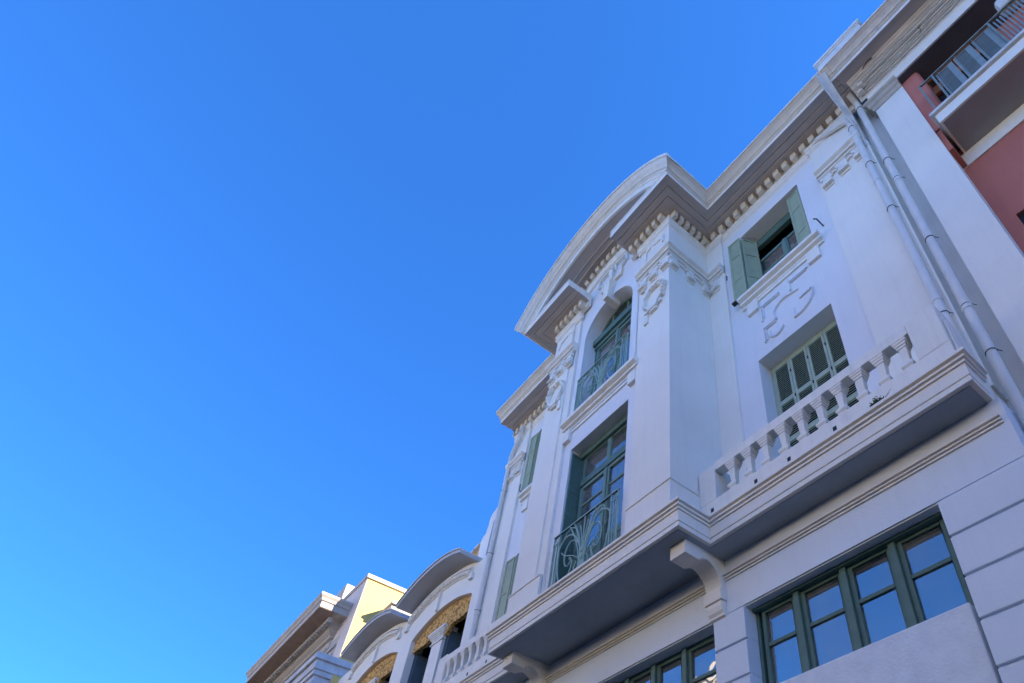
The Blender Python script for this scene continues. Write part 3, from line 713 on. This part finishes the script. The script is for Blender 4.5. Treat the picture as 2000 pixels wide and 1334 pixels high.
def arch_window():
    y = 4.52; r = .738; zs = 13.03; x0, x1 = XC - r, XC + r
    f = MB(); f.box(x0, x0 + .07, y, y + .1, 10.68, zs); f.box(x1 - .07, x1, y, y + .1, 10.68, zs); f.box(x0, x1, y, y + .1, 10.62, 10.72)
    f.prism(arc(XC, zs, r, 0, 180, 28) + arc(XC, zs, r - .06, 180, 0, 28), y, y + .1)
    f.box(x0 + .01, x1 - .01, y - .10, y + .1, 13.0, 13.17); f.box(x0 + .02, x1 - .02, y - .05, y + .08, 12.9, 13.0)
    W = f.build("arched_window", M_GREEN, WB, bevel=.005)
    s = MB()
    for a, b in ((x0 + .07, XC), (XC, x1 - .07)):
        frame_rect(s, a + .004, b - .004, 10.72, 12.9, .06, y - .015, y + .04); s.box(a + .06, b - .06, y - .005, y + .03, 12.38, 12.42); s.box(a + .06, b - .06, y - .005, y + .03, 11.45, 11.5)
    s.box(XC - .03, XC + .03, y - .04, y - .016, 10.72, 12.9)
    for xx in (XC - .24, XC + .24): s.box(xx - .015, xx + .015, y + .0, y + .05, 13.17, 13.71)
    s.build("sash", M_SASH, W, bevel=.004)
    MB().box(x0 + .09, x1 - .09, y + .014, y + .02, 10.75, 12.88).prism(arc(XC, zs + .1, r - .12, 5, 175, 24), y + .06, y + .066).build("pane", M_GLASS, W)
    MB().box(x0 - .1, x1 + .1, y + .6, y + .65, 10.5, 14).box(x0 - .1, x0, y + .11, y + .6, 10.5, 14).box(x1, x1 + .1, y + .11, y + .6, 10.5, 14).build("room_interior", M_DARK, W)
arch_window()

# ---- wrought iron railings
def bez(p0, p1, p2, p3, n=12):
    o = []
    for i in range(n + 1):
        t = i / n; u = 1 - t
        o.append(tuple(u ** 3 * a + 3 * u * u * t * b + 3 * u * t * t * c + t ** 3 * d for a, b, c, d in zip(p0, p1, p2, p3)))
    return o
def railing(z0, h, hw, y):
    r = .0115; W0 = MB()
    T = lambda m, pts, rr=r: m.tube([(XC + a, y, z0 + b * h) for a, b in pts], rr * 1.2, 6)
    fr_ = MB()
    for zz in (.985, .845, .07): fr_.box(XC - hw, XC + hw, y - .012, y + .012, z0 + zz * h - .011, z0 + zz * h + .011) if zz != .845 else None
    fr_.box(XC - hw, XC + hw, y - .016, y + .016, z0 + .975 * h, z0 + .995 * h)
    ci = hw - .155
    for sx in (-1, 1):
        for q in (ci, hw - .012):
            fr_.box(XC + sx * q - .009, XC + sx * q + .009, y - .009, y + .009, z0, z0 + .98 * h)
        fr_.box(min(XC + sx * ci, XC + sx * hw), max(XC + sx * ci, XC + sx * hw), y - .009, y + .009, z0 + .84 * h, z0 + .86 * h)
    RL = fr_.build("railing", M_IRON, WB)
    b = MB()
    for sx in (-1, 1):
        for q in (.052, .10): T(b, [(sx * (hw - q), .07), (sx * (hw - q), .85)], .007)
        cx = sx * (hw - .077)
        b.tube([(XC + cx + .032 * math.cos(R_(a)), y, z0 + .92 * h + .032 * math.sin(R_(a))) for a in range(0, 360, 30)], .007, 5, closed=True)
        for q in (.3, .62):
            b.box(XC + sx * (ci + .03) - .03, XC + sx * (hw - .03) + .03, y - .008, y + .008, z0 + q * h, z0 + q * h + .012) if q > .5 and sx > 0 else None
    split(b, "bar", M_IRON, RL)
    s = MB(); c = ci
    for sx in (-1, 1):
        f = lambda pts: [(sx * a, z) for a, z in pts]
        T(s, f(bez((.02, 0), (.02, .45), (.10, .70), (.26, .98))), .010)
        T(s, f(bez((.035, 0), (.04, .42), (.16, .66), (.36, .97))), .010)
        T(s, f(bez((.0, .0), (.0, .4), (.03, .7), (.10, .86)) ), .009)
        # large C scroll
        T(s, f(bez((.02, .30), (.06, .72), (.40, 1.02), (c - .02, .72))), .011)
        T(s, f(bez((c - .02, .72), (c + .01, .40), (.52, .05), (.40, .08))), .011)
        T(s, f(bez((.40, .08), (.30, .10), (.22, .22), (.22, .36))), .010)
        # inner scroll
        T(s, f(bez((.02, .40), (.10, .70), (.36, .80), (.42, .56))), .010)
        T(s, f(bez((.42, .56), (.45, .36), (.34, .26), (.26, .36)) + [(.25, .40), (.28, .43), (.31, .41)]), .009)
        # upper curl
        T(s, f(bez((.06, .52), (.12, .88), (.30, 1.0), (.44, .90)) + [(.47, .86), (.45, .82), (.42, .84)]), .009)
        T(s, f(bez((.10, .34), (.26, .50), (.40, .46), (.52, .62))), .007)
        T(s, f([(.16, .07), (.16, .20), (.12, .30)]), .008); T(s, f([(.30, .07), (.30, .0)]), .008); T(s, f([(.44, .07), (.44, .0)]), .008)
        T(s, f([(.07, .07), (.06, .26)]), .008)
    T(s, [(0, .0), (0, .98)], .009)
    s.tube([(XC, y - .02, z0 + .42 * h), (XC, y + .02, z0 + .42 * h)], .045, 8); s.tube([(XC, y - .02, z0 + .30 * h), (XC, y + .02, z0 + .30 * h)], .035, 8)
    s.build("scrollwork", M_IRON, RL, smooth=True)
    return RL
railing(6.86, 1.10, .765, 4.20)
railing(10.70, 1.02, .735, 4.20)

# ---- drainpipes
def pipe(x, y, z0, z1, r=.052, couplings=(), bends_top=(), name="drainpipe"):
    o = MB().tube([(x, y, z0), (x, y, z1)] + list(bends_top), r, 16).build(name, M_PIPE, WB, smooth=True)
    c = MB()
    for z in couplings: c.tube([(x, y, z), (x, y, z + .09)], r * 1.13, 16)
    if couplings: split(c, "coupling", M_PIPE, o, smooth=True)
    return o
def clamps(o, x, y, zs, r=.052):
    c = MB()
    for z in zs:
        c.tube([(x + (r + .003) * math.cos(R_(a)), y + (r + .008) * math.sin(R_(a)), z) for a in range(0, 360, 30)], .005, 5, closed=True)
        c.tube([(x + r, y, z), (x + r + .03, y + .06, z)], .004, 5)
    split(c, "clamp", M_BLACK, o)
px, py = -1.135, 5.12
p1 = pipe(px, py, 6.9, 13.80, couplings=(11.45, 8.35, 13.62), bends_top=[(px - .02, py, 13.86), (px - .07, py, 13.90), (-1.70, py + .02, 14.20), (-1.78, py + .06, 14.24)])
clamps(p1, px, py, (13.45, 12.05, 10.62, 8.1))
px2, py2 = -.925, 5.22
p2 = pipe(px2, py2, 0, 14.30, couplings=(11.25, 8.05, 14.02), bends_top=[(px2, py2 - .02, 14.36), (px2 - .01, 5.05, 14.45)])
clamps(p2, px2, py2, (14.02, 11.95, 9.6, 8.12, 7.30, 11.32))
pl_x, pl_y = -11.27, 5.12
p3 = pipe(pl_x, pl_y, 0, 13.45, couplings=(12.2, 10.35, 8.9), bends_top=[(pl_x + .02, pl_y, 13.52), (pl_x + .30, pl_y - .02, 13.95), (pl_x + .36, pl_y - .02, 14.2), (pl_x + .37, pl_y + .02, 14.33)])
clamps(p3, pl_x, pl_y, (12.28, 10.45, 9.0))
# sheet flashing between cornice and the recess
m = MB()
fp = [((-1.13, 4.48, 14.68), (-.99, 4.53, 14.70)), ((-1.14, 4.60, 14.36), (-1.00, 4.66, 14.40)), ((-1.13, 4.80, 14.05), (-1.01, 4.86, 14.10)), ((-1.11, 5.02, 13.72), (-1.02, 5.06, 13.76)), ((-1.09, 5.13, 13.35), (-1.03, 5.15, 13.38)), ((-1.08, 5.16, 12.7), (-1.05, 5.17, 12.7))]
vv = []
for p, q in fp: vv += [p, ((p[0] + q[0]) / 2, (p[1] + q[1]) / 2 + .035, (p[2] + q[2]) / 2 + .02), q]
m.add(vv, [(3 * i + j, 3 * i + j + 1, 3 * i + j + 4, 3 * i + j + 3) for i in range(len(fp) - 1) for j in range(2)])
fl = m.build("flashing", M_ZINC, WB); so_ = fl.modifiers.new("thick", 'SOLIDIFY'); so_.thickness = .025
m = MB(); m.box(XR - .02, XR + .02, YW - .065, 5.55, 6.86, 12.9); m.build("corner_strip", M_W, WB, bevel=.01)
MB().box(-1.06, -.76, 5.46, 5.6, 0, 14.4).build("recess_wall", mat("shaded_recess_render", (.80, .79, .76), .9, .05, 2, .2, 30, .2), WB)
MB().box(-11.3, -8.0, 10.6, 13.9, 14.4, 16.9).build("added_shade_block", M_W, WB)  # unseen block added on the roof to shade the far-left pier
# rooftop parapet blocks
m = MB(); m.box(-1.18, -.24, 4.98, 5.6, 14.7, 16.46); m.box(-1.22, -.20, 4.94, 5.64, 16.46, 16.56); m.box(-1.20, -.22, 4.96, 5.62, 16.40, 16.46)
m.build("parapet", M_OLD, WB, bevel=.008)
# teal dome lamp hood under the window head
# little weed on the ledge
wd = thing("weed_plant", "small dark green weed sprouting from the white balcony ledge", "plant")
m = MB(); r3 = random.Random(5)
for k in range(230):
    c = Vector((-1.93 + r3.gauss(0, .035), 4.645 + r3.gauss(0, .02), 6.96 + abs(r3.gauss(0, .035)) - .03)); d = Vector((r3.uniform(-1, 1), r3.uniform(-1, 1), r3.uniform(-1, 1))).normalized(); e = d.cross(Vector((r3.uniform(-1, 1), r3.uniform(-1, 1), r3.uniform(-1, 1)))).normalized(); L_ = r3.uniform(.010, .022)
    m.add([c - d * L_, c + e * L_ * .5, c + d * L_, c - e * L_ * .5], [(0, 1, 2, 3)])
m.build("leaves", M_LEAF, wd)
m = MB()
for k in range(9):
    a = Vector((-1.93 + r3.uniform(-.03, .03), 4.67, 6.92)); b = a + Vector((r3.uniform(-.05, .16), -.03, r3.uniform(.04, .12))); m.tube([a, (a + b) / 2 + Vector((.01, -.01, .01)), b], .0025, 4)
m.build("stem", M_LEAF, wd)
wd.location = (0, 0, 0)

# ================================================================= RED BUILDING (right)
RB = thing("red_building", "dusty red building with white corner strip and old white cornice", "building")
YR = 5.75; K_ = YR / 5.3
sx_ = lambda x: x * K_; sz_ = lambda z: (z - 1.6) * K_ + 1.6
MB().wall([-.30, 40], [0, 17.5], [(.22, 1.02, 11.95, 13.5), (sx_(-.09), .9, 6.6, sz_(9.05)), (2.2, 3.4, 11.8, 13.4)], YR, YR + .4).build("wall", M_RED, RB)
MB().box(-.75, -.26, 5.30, 6.2, 0, 14.0).build("corner_pilaster", M_W, RB, bevel=.006)
MB().sweep([(-.26, 5.30), (-.75, 5.30), (-.75, 5.6)], [(-.02, 13.72), (.015, 13.72), (.03, 13.78), (.03, 13.82), (.06, 13.85), (.07, 13.95), (.10, 13.98), (.10, 14.05), (-.02, 14.06)]).build("capital", M_CREAM, RB, bevel=.003)
# entablature over the loggia
MB().box(-.26, 9, 5.185, 5.9, 13.86, 14.01).build("beam", M_W, RB, bevel=.004)
MB().box(-.75, 9, 5.215, 5.9, 14.012, 14.26).box(-.92, -.75, 5.30, 5.9, 14.0, 14.3).build("frieze", M_W, RB, bevel=.004)
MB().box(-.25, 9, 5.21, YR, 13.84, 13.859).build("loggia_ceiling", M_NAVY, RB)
# old mouldings up to the corona
pr = [(0, 14.2), (.02, 14.24), (.05, 14.27), (.05, 14.285), (.09, 14.295), (.11, 14.33), (.15, 14.34), (.15, 14.355), (.20, 14.365), (.25, 14.40), (.30, 14.41), (.30, 14.43), (.34, 14.44), (.36, 14.47), (0, 14.47)]
m = MB(); m.sweep([(9, 5.22), (-.85, 5.22)], pr)
m.build("cornice_bed_moulding", M_OLD, RB, bevel=.003)
# corona continues
pr = [(.0, ZT), (.262, ZT), (.262, ZT + .035), (.284, ZT + .035), (.284, ZT), (.53, ZT), (.53, ZT - .015), (.57, ZT - .015), (.57, 14.535), (.60, 14.54), (.60, 14.56), (.578, 14.566), (.578, 14.585), (.625, 14.592), (.645, 14.615), (.69, 14.645), (.735, 14.662), (.735, 14.672), (.712, 14.676), (.712, 14.69), (.76, 14.695), (.76, 14.745), (0, 14.82)]
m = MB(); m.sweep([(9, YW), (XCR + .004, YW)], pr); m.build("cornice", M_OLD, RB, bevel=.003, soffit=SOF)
m = MB(); m.box(-.20, 9, 5.0, 5.4, 14.75, 15.9); m.tube([(-.2 + .1 * k, 5.1, 15.9 + .10 * math.sin(math.pi * min(1, k / 4))) for k in range(8)], .09, 8)
m.build("parapet", M_OLD, RB, bevel=.01)
MB().box(-.25, 40, YR + .4, 8.0, 0, 18.2).box(-.7, -.26, 6.2, 8, 0, 17.8).box(-.7, 40, 8.0, 20, 0, 22.0).build("rear_block", M_RED, RB)
# cables and spalls on the old cornice
m = MB(); r4 = random.Random(11)
for k in range(4):
    x = -.72; pts = []; yb = 5.17 - k * .065; zb = 14.245 + k * .035
    while x < 2.2: pts.append((x, yb + r4.gauss(0, .004), zb + r4.gauss(0, .004))); x += .12
    m.tube(pts, .0045, 5)
m.tube([(-.55, 4.90, 14.435), (-.50, 4.88, 14.43), (-.42, 4.87, 14.44), (-.35, 4.88, 14.43)], .008, 6)
m.tube([(.35, 5.1, 14.30), (.38, 5.08, 14.34), (.36, 5.05, 14.36), (.45, 5.03, 14.37)], .006, 5)
m.build("cable", M_BLACK, RB)
m = MB()
for (x, y, z) in ((-.76, 5.12, 14.28), (-.70, 5.05, 14.33)): m.box(x - .05, x + .04, y - .05, y + .05, z - .03, z + .05)
split(m, "junction_box", M_OLD, RB, bevel=.01)
# balcony
BY = 5.115
bx0 = sx_(-.136); bz0, bz1 = sz_(10.773), sz_(11.04)
MB().box(bx0, 6, BY, YR, bz0, bz1 - .05).build("balcony_slab", M_W, RB, bevel=.004)
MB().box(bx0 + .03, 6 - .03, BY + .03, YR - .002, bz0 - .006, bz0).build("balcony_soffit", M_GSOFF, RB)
MB().box(bx0 - .045, 6, BY - .05, YR, bz1 - .05, bz1 + .02).build("balcony_edge", M_ZINC, RB, bevel=.006)
MB().box(-.26, 9, YR - .03, YR, sz_(10.48), bz0 + .0).box(-.26, bx0 - .05, YR - .03, YR, bz0, sz_(11.1)).build("string_band", M_W, RB, bevel=.004)
m = MB(); pts = [(-.262, YR + .02), (-.262, 5.33)] + [(-.06 + .07 * math.sin(R_(a)), 5.40 - .07 * math.cos(R_(a))) for a in range(0, 91, 15)] + [(.01, YR + .02)]
n_ = len(pts); m.add([(x, y, bz1 + .021) for x, y in pts] + [(x, y, 13.851) for x, y in pts], [tuple(range(n_)), tuple(range(n_, 2 * n_))] + [(i, (i + 1) % n_, (i + 1) % n_ + n_, i + n_) for i in range(n_)])
m.box(-.262, bx0 - .047, 5.36, YR - .035, sz_(10.48), bz1 + .019)
m.build("wall_return", M_RED, RB, smooth=True)
# railing with upright bars
ry = BY + .0; rz0 = bz1 + .02; rz1 = sz_(11.96)
x0r, x1r = sx_(-.083), sx_(.88)
m = MB(); m.box(x0r, 5.9, ry - .015, ry + .015, rz1 - .03, rz1); m.box(x0r, 5.9, ry - .012, ry + .012, rz0 + .02, rz0 + .045)
for x in (x0r, x0r + .20, x1r, x1r + 1.4, x1r + 2.8): m.box(x - .014, x + .014, ry - .014, ry + .014, rz0, rz1)
m.box(x0r - .012, x0r + .012, ry, YR, rz1 - .028, rz1 - .002); m.box(x0r - .01, x0r + .01, ry, YR, rz0 + .022, rz0 + .04)
RR = m.build("balcony_railing", M_STEEL, RB, bevel=.003)
m = MB(); x = x0r + .28
while x < 5.8: m.box(x - .003, x + .003, ry - .003, ry + .003, rz0 + .04, rz1 - .03); x += .26
for z in (.25, .5, .75): pass
split(m, "bar", M_STEEL, RR)
m = MB(); y = ry + .08
while y < YR - .05: m.box(x0r - .005, x0r + .005, y - .005, y + .005, rz0 + .04, rz1 - .03); y += .16
split(m, "bar", M_STEEL, RR)
# louvred shutters of the balcony opening
MB().box(-.02, 1.08, YR - .012, YR + .2, bz1 + .02, 13.4).build("balcony_door", M_DARK, RB)
xa = x0r + .22; wd2 = (x1r - xa) / 3
for k in range(3):                       # slatted screens standing behind the railing
    a, b = xa + k * wd2 + .012, xa + (k + 1) * wd2 - .012; m = MB(); y = ry + .03
    m.box(a, a + .028, y, y + .02, rz0 + .03, rz1 - .04); m.box(b - .075, b, y, y + .02, rz0 + .03, rz1 - .04); m.box(a, b, y + .002, y + .018, rz1 - .07, rz1 - .04)
    z = rz0 + .05
    while z < rz1 - .08: m.box(a + .028, b - .075, y + .004, y + .014, z, z + .016); z += .037
    m.build("slatted_screen", M_LOUV2, RR)
m = MB(); a = x1r + .05
while a < 5.7: m.box(a, a + .02, ry + .03, ry + .045, rz0 + .03, rz1 - .04); a += .045
m.build("slatted_screen", M_LOUV2, RR)
m = MB(); m.tube([(-.02, 5.56, 13.72), (1.05, 5.56, 13.74)], .022, 8)
for x in (.02, .35, .45, 1.02): m.tube([(x, 5.56, 13.73), (x, 5.70, 13.62)], .012, 6)
m.box(0, 1.05, 5.66, 5.72, 13.42, 13.60)
m.build("awning_roller", M_RUST, RB)
m = MB(); m.box(1.16, 1.55, 5.14, 5.36, 12.98, 13.3); m.build("hanging_box", M_PIPE, RB, bevel=.06)
# lower window of the red building
m = MB(); frame_rect(m, sx_(-.09), .9, 6.6, sz_(9.05), .05, YR + .05, YR + .12); W = m.build("window", M_BLACK, RB)
MB().box(sx_(-.09) + .04, .86, YR + .08, YR + .09, 6.65, sz_(9.05) - .04).build("pane", M_GLASS, W)

# ================================================================= ARCHED BUILDING (left)
AB = thing("arched_building", "pale lilac building with two curved canopies and golden straw blinds over arched openings", "building")
YA = 5.2
x_l, x_r = -22.3, -11.38
def seg_pts(x0, x1, zend, zpk, n=20):
    h = zpk - zend; hw = (x1 - x0) / 2; R2 = (hw * hw + h * h) / (2 * h); cx = (x0 + x1) / 2; cz = zpk - R2
    return [(cx + hw * (-1 + 2 * i / n), cz + math.sqrt(R2 * R2 - (hw * (-1 + 2 * i / n)) ** 2)) for i in range(n + 1)]
bays = [(-15.12, -11.95), (-18.62, -15.42)]
def awall():
    m = MB(); x = x_r; prev = x_r
    for i, (a, b) in enumerate(bays):
        wa, wb = (-14.78, -11.90) if i == 0 else (-18.4, -15.51)
        m.box(wb, prev, YA, YA + .35, 0, 10.62); prev = wa
        pts = seg_pts(wa, wb, 9.78, 10.10)
        top = seg_pts(wa, wb, 10.62, 10.95)
        m.prism([(wb, 10.62)] + list(reversed(top))[1:] + pts if False else pts + list(reversed(top)), YA, YA + .35)
    m.box(x_l, prev, YA, YA + .35, 0, 10.62)
    for a, b in bays: m.prism([(a, 10.60)] + seg_pts(a, b, 10.62, 10.98) + [(b, 10.60)], YA + .02, YA + .3)
    return m
awall().build("wall", M_W, AB)
MB().box(x_l, x_r - .02, YA + .9, 12, 0, 10.55).build("rear_wall", M_DARK, AB)
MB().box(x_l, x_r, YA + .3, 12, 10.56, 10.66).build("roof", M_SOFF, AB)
for i, (a, b) in enumerate(bays):
    lo = seg_pts(a, b, 10.66, 10.98); hi = [(x, z + .07) for x, z in seg_pts(a, b, 10.68, 11.0)]
    hi2 = [(x, z + .02) for x, z in hi]
    m = MB(); m.prism(lo + list(reversed(hi)), YA - .5, YA + .3)
    c = m.build("canopy", M_SOFF if False else mat("canopy_render", (.50, .50, .52), .9, .06, 2, .1, 40, .2), AB, bevel=.003)
    m = MB(); m.prism([(x, z) for x, z in hi] + list(reversed([(x, z + .03) for x, z in hi])), YA - .53, YA + .3); m.build("lead_cap", M_ZINC, c)
    # beaded arch moulding
    o_ = seg_pts(a - .10, b - .16, 10.52, 10.80); i_ = seg_pts(a - .10, b - .16, 10.35, 10.64)
    if i: o_ = seg_pts(a - .1, b - .30, 10.52, 10.80); i_ = seg_pts(a - .1, b - .30, 10.35, 10.64)
    m = MB(); m.prism(i_ + list(reversed(o_)), YA - .03, YA); m.prism([(x, z - .01) for x, z in o_] + list(reversed([(x, z + .05) for x, z in o_])), YA - .09, YA)
    n = 26; bd = seg_pts(a - .06, b - .2 - (.14 if i else 0), 10.44, 10.73, n)
    for k in range(n):
        (xa, za), (xb, zb) = bd[k], bd[k + 1]; ca, cb = (xa * .9 + xb * .1, za * .9 + zb * .1), (xa * .1 + xb * .9, za * .1 + zb * .9)
        m.tube([(ca[0], YA - .05, ca[1]), (cb[0], YA - .05, cb[1])], .055, 8)
    e0, e1 = (a - .2, a - .05), (b - .2 - (.14 if i else 0), b - .05 - (.14 if i else 0))
    for (u, v) in (e0, e1): m.box(u, v, YA - .07, YA, 10.22, 10.36)
    mm = (a + b) / 2 - .1; m.box(mm - .03, mm + .03, YA - .06, YA, 10.1, 10.62)
    m.build("arch_moulding", M_TRIM, c, bevel=.002)
    # straw band
    wa, wb = (-14.76, -11.92) if i == 0 else (-18.38, -15.53)
    tp = seg_pts(wa, wb, 9.77, 10.09); r5 = random.Random(20 + i)
    lo = [(x, 9.47 + r5.uniform(-.02, .02) + (.07 if .28 < (x - wa) / (wb - wa) < .36 else 0) - (.16 if .37 < (x - wa) / (wb - wa) < .62 else 0)) for x, z in tp]
    m = MB(); m.prism(lo + list(reversed(tp)), YA + .10, YA + .2); m.build("straw_blind", M_STRAW, AB)
    # openings
    m = MB(); cxp = -13.42 if i == 0 else -17.05
    m.frustum(cxp, YA + .22, 4, 9.22, .27, .25, .12, .12); 
    for q, (h0, h1, e) in enumerate(((9.22, 9.26, .30), (9.26, 9.36, .27), (9.36, 9.40, .31), (9.40, 9.44, .34), (9.44, 9.48, .37), (9.48, 9.54, .40))): m.box(cxp - e, cxp + e, YA + .22 - .12 - (e - .25) * .6, YA + .36, h0, h1)
    for k in range(5): m.box(cxp - .2 + k * .09, cxp - .16 + k * .09, YA + .07, YA + .12, 9.29, 9.33)
    m.build("pillar", M_TRIM, AB, bevel=.005)
    for (u, v) in ((wa, cxp - .27), (cxp + .27, wb)):
        m = MB(); frame_rect(m, u + .01, v - .01, 5, 9.6, .06, YA + .5, YA + .56); W = m.build("window", M_GREEN, AB)
        MB().box(u + .05, v - .05, YA + .53, YA + .535, 5, 9.55).build("pane", M_DARK, W)
        m = MB()
        for q in range(2): m.box(u + .01 + q * .05, u + .045 + q * .05, YA + .16 + q * .03, YA + .48, 5, 9.46)
        m.build("folded_shutter", mat("blue_grey_folded_shutter", (.10, .14, .16), .6, .1), W, bevel=.006)
# small raised strip on wall, corner scroll parapet
m = MB(); m.prism([(-11.45, 10.62), (-11.45, 12.62), (-11.70, 12.66), (-11.90, 12.62), (-12.10, 12.52), (-12.28, 12.42), (-12.36, 12.30), (-12.38, 12.10), (-12.42, 11.88), (-12.58, 11.80), (-12.60, 11.40), (-12.62, 10.62)], 5.42, 5.66)
m.build("scroll_parapet", M_W, AB, bevel=.02)
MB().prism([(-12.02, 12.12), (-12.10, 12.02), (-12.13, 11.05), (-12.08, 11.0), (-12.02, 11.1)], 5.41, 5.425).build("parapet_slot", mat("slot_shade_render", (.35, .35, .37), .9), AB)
gp = [(-12.9, 12.0), (-13.2, 12.14), (-13.5, 12.10), (-13.9, 11.92), (-14.3, 11.62), (-14.7, 11.2)]
m = MB(); m.prism([(-12.9, 10.6)] + gp + [(-14.7, 10.6)], 5.75, 5.85); m.build("gable", M_ORANGE, AB)
m = MB()
for p, q in zip(gp[:-1], gp[1:]): seg(m, [p, q], 5.66, .07, .2)
m.build("gable_coping", M_TRIM, AB)
m = MB(); m.box(-14.45, -14.1, 5.5, 6.0, 10.6, 11.36); m.build("roof_vent", M_ZINC, AB, bevel=.03)

# ================================================================= YELLOW BUILDING
YB_ = thing("yellow_building", "bright yellow rendered building with sunlit side wall behind the arched building", "building")
MB().box(-21.9, -19.9, 5.0, 12, 0, 14.15).build("wall", M_YEL, YB_)
MB().box(-21.9, -19.904, 4.985, 4.999, 0, 14.15).build("front_wall", mat("pinkish_cream_render", (0.66, 0.55, 0.47), 0.9, 0.05, 2, 0.1, 40, 0.1), YB_)
MB().box(-21.95, -19.84, 4.94, 12, 14.15, 14.30).build("coping", M_CREAM, YB_, bevel=.01)
MB().box(-22.9, -22.0, 4.9, 5.5, 14.1, 14.95).build("chimney", M_CREAM, YB_, bevel=.02)
m = MB()
for k, (e, z0, z1) in enumerate(((.0, 12.6, 12.85), (.06, 12.85, 12.95), (.12, 12.95, 13.05), (.22, 13.05, 13.2), (.3, 13.2, 13.3))): m.box(-19.9, -19.45 + e, 5.9 - e * .4, 8.3, z0, z1)
for k in range(8): m.tube([(-19.45, 5.95 + k * .3, 12.72), (-19.35, 5.95 + k * .3, 12.72)], .08, 8)
m.build("cornice_return", M_CREAM, YB_, bevel=.01)
# ================================================================= CORNICE BUILDING (far left)
CB = thing("corniced_building", "old cream stone building with deep brown shaded cornice at far left", "building")
pr = [(-.1, 11.3), (.05, 11.3), (.08, 11.45), (.05, 11.5), (.05, 11.9), (.12, 11.95), (.12, 12.02), (.2, 12.08), (.2, 12.15), (.10, 12.2), (.10, 12.5), (.20, 12.53), (.20, 12.6), (.28, 12.65), (.34, 12.7), (.34, 12.74), (.42, 12.80), (.48, 12.9), (.48, 12.93), (.5, 12.98),
      (1.0, 12.98), (1.0, 13.18), (1.04, 13.2), (1.06, 13.28), (1.12, 13.36), (1.12, 13.44), (-.1, 13.5)]
m = MB(); m.sweep([(-21.6, 6.0), (-21.6, 5.05), (-27.0, 5.05), (-27.0, 6.5)], pr); m.build("cornice", M_CREAM, CB, bevel=.006)
MB().box(-26.95, -21.65, 5.1, 12, 0, 13.45).build("wall", M_CREAM, CB)
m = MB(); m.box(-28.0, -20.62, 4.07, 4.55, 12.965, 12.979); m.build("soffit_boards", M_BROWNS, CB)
m = MB(); x = -27.6
while x < -20.9: m.box(x, x + .12, 4.50, 4.62, 12.74, 12.92); x += .22
m.build("dentil_band", M_CREAM, CB)
m = MB(); m.box(-22.3, -20.7, 4.98, 5.05, 10.0, 12.4)
for k in range(5): m.box(-22.2 + k * .05, -20.75, 4.92, 5.0, 10.6 + k * .34, 10.72 + k * .34)
m.build("stone_panels", M_CREAM, CB, bevel=.01)
GB = thing("grey_stone_pier", "weathered grey stone pier with stepped cap beside the lower curved canopy", "pier")
m = MB()
m.box(-22.5, -19.95, 4.46, 6.0, 0, 10.4)
m.box(-22.5, -20.25, 4.43, 4.46, 9.3, 10.1)
m.build("shaft", M_GREYST, GB, bevel=.01)
m = MB()
for e, z0, z1 in ((.02, 10.36, 10.56), (.08, 10.56, 10.72), (.12, 10.72, 11.0), (.2, 11.0, 11.2)):
    m.box(-22.6, -20.0 + e, 4.52 - e, 6.05, z0 + .001, z1)
m.build("stepped_cap", M_GREYST, GB, bevel=.02)

# ================================================================= street and opposite side (seen in reflections, bounce light)
g = MB().add([(-900, -900, 0), (900, -900, 0), (900, 900, 0), (-900, 900, 0)], [(0, 1, 2, 3)]).build("ground", M_ASPH); g["kind"] = "structure"
g = MB().box(-200, 200, -2.6, 2.6, .002, .006).build("road", M_ASPH); g["kind"] = "structure"
OP = thing("opposite_building", "cream building across the street, reflected in the lower windows", "building")
MB().wall([-42, -17.5], [9.0, 15.3], [(x, x + .9, z, z + 1.7) for x in [-40 + 3 * k for k in range(7)] for z in (9.6, 12.6)], -9.9, -9.5).build("wall", M_OPP, OP)
MB().box(-42.2, -17.3, -10.0, -9.2, 15.3, 15.6).box(-42.1, -17.4, -9.9, -9.35, 15.05, 15.3).build("cornice", M_OPP, OP)
MB().box(-42, -17.5, -20, -9.91, 0, 15.2).build("rear_block", M_DARK, OP)
OQ = thing("low_opposite_building", "lower cream building across the street from the camera", "building")
MB().wall([-17.49, 30], [7.2, 10.8], [(x, x + .9, z, z + 1.7) for x in [-13 + 3 * k for k in range(14)] for z in (7.7,)], -9.9, -9.5).build("wall", M_OPP, OQ)
MB().box(-17.2, 30.2, -10.0, -9.2, 10.8, 11.0).build("cornice", M_OPP, OQ)
MB().box(-17.4, 30, -20, -9.91, 0, 9.7).build("rear_block", M_DARK, OQ)
MB().box(-42, -17.5, -9.9, -9.45, 0, 9.0).build("ground_storey", M_BASE, OP)
MB().box(-17.49, 30, -9.9, -9.45, 0, 7.2).build("ground_storey", M_BASE, OQ)
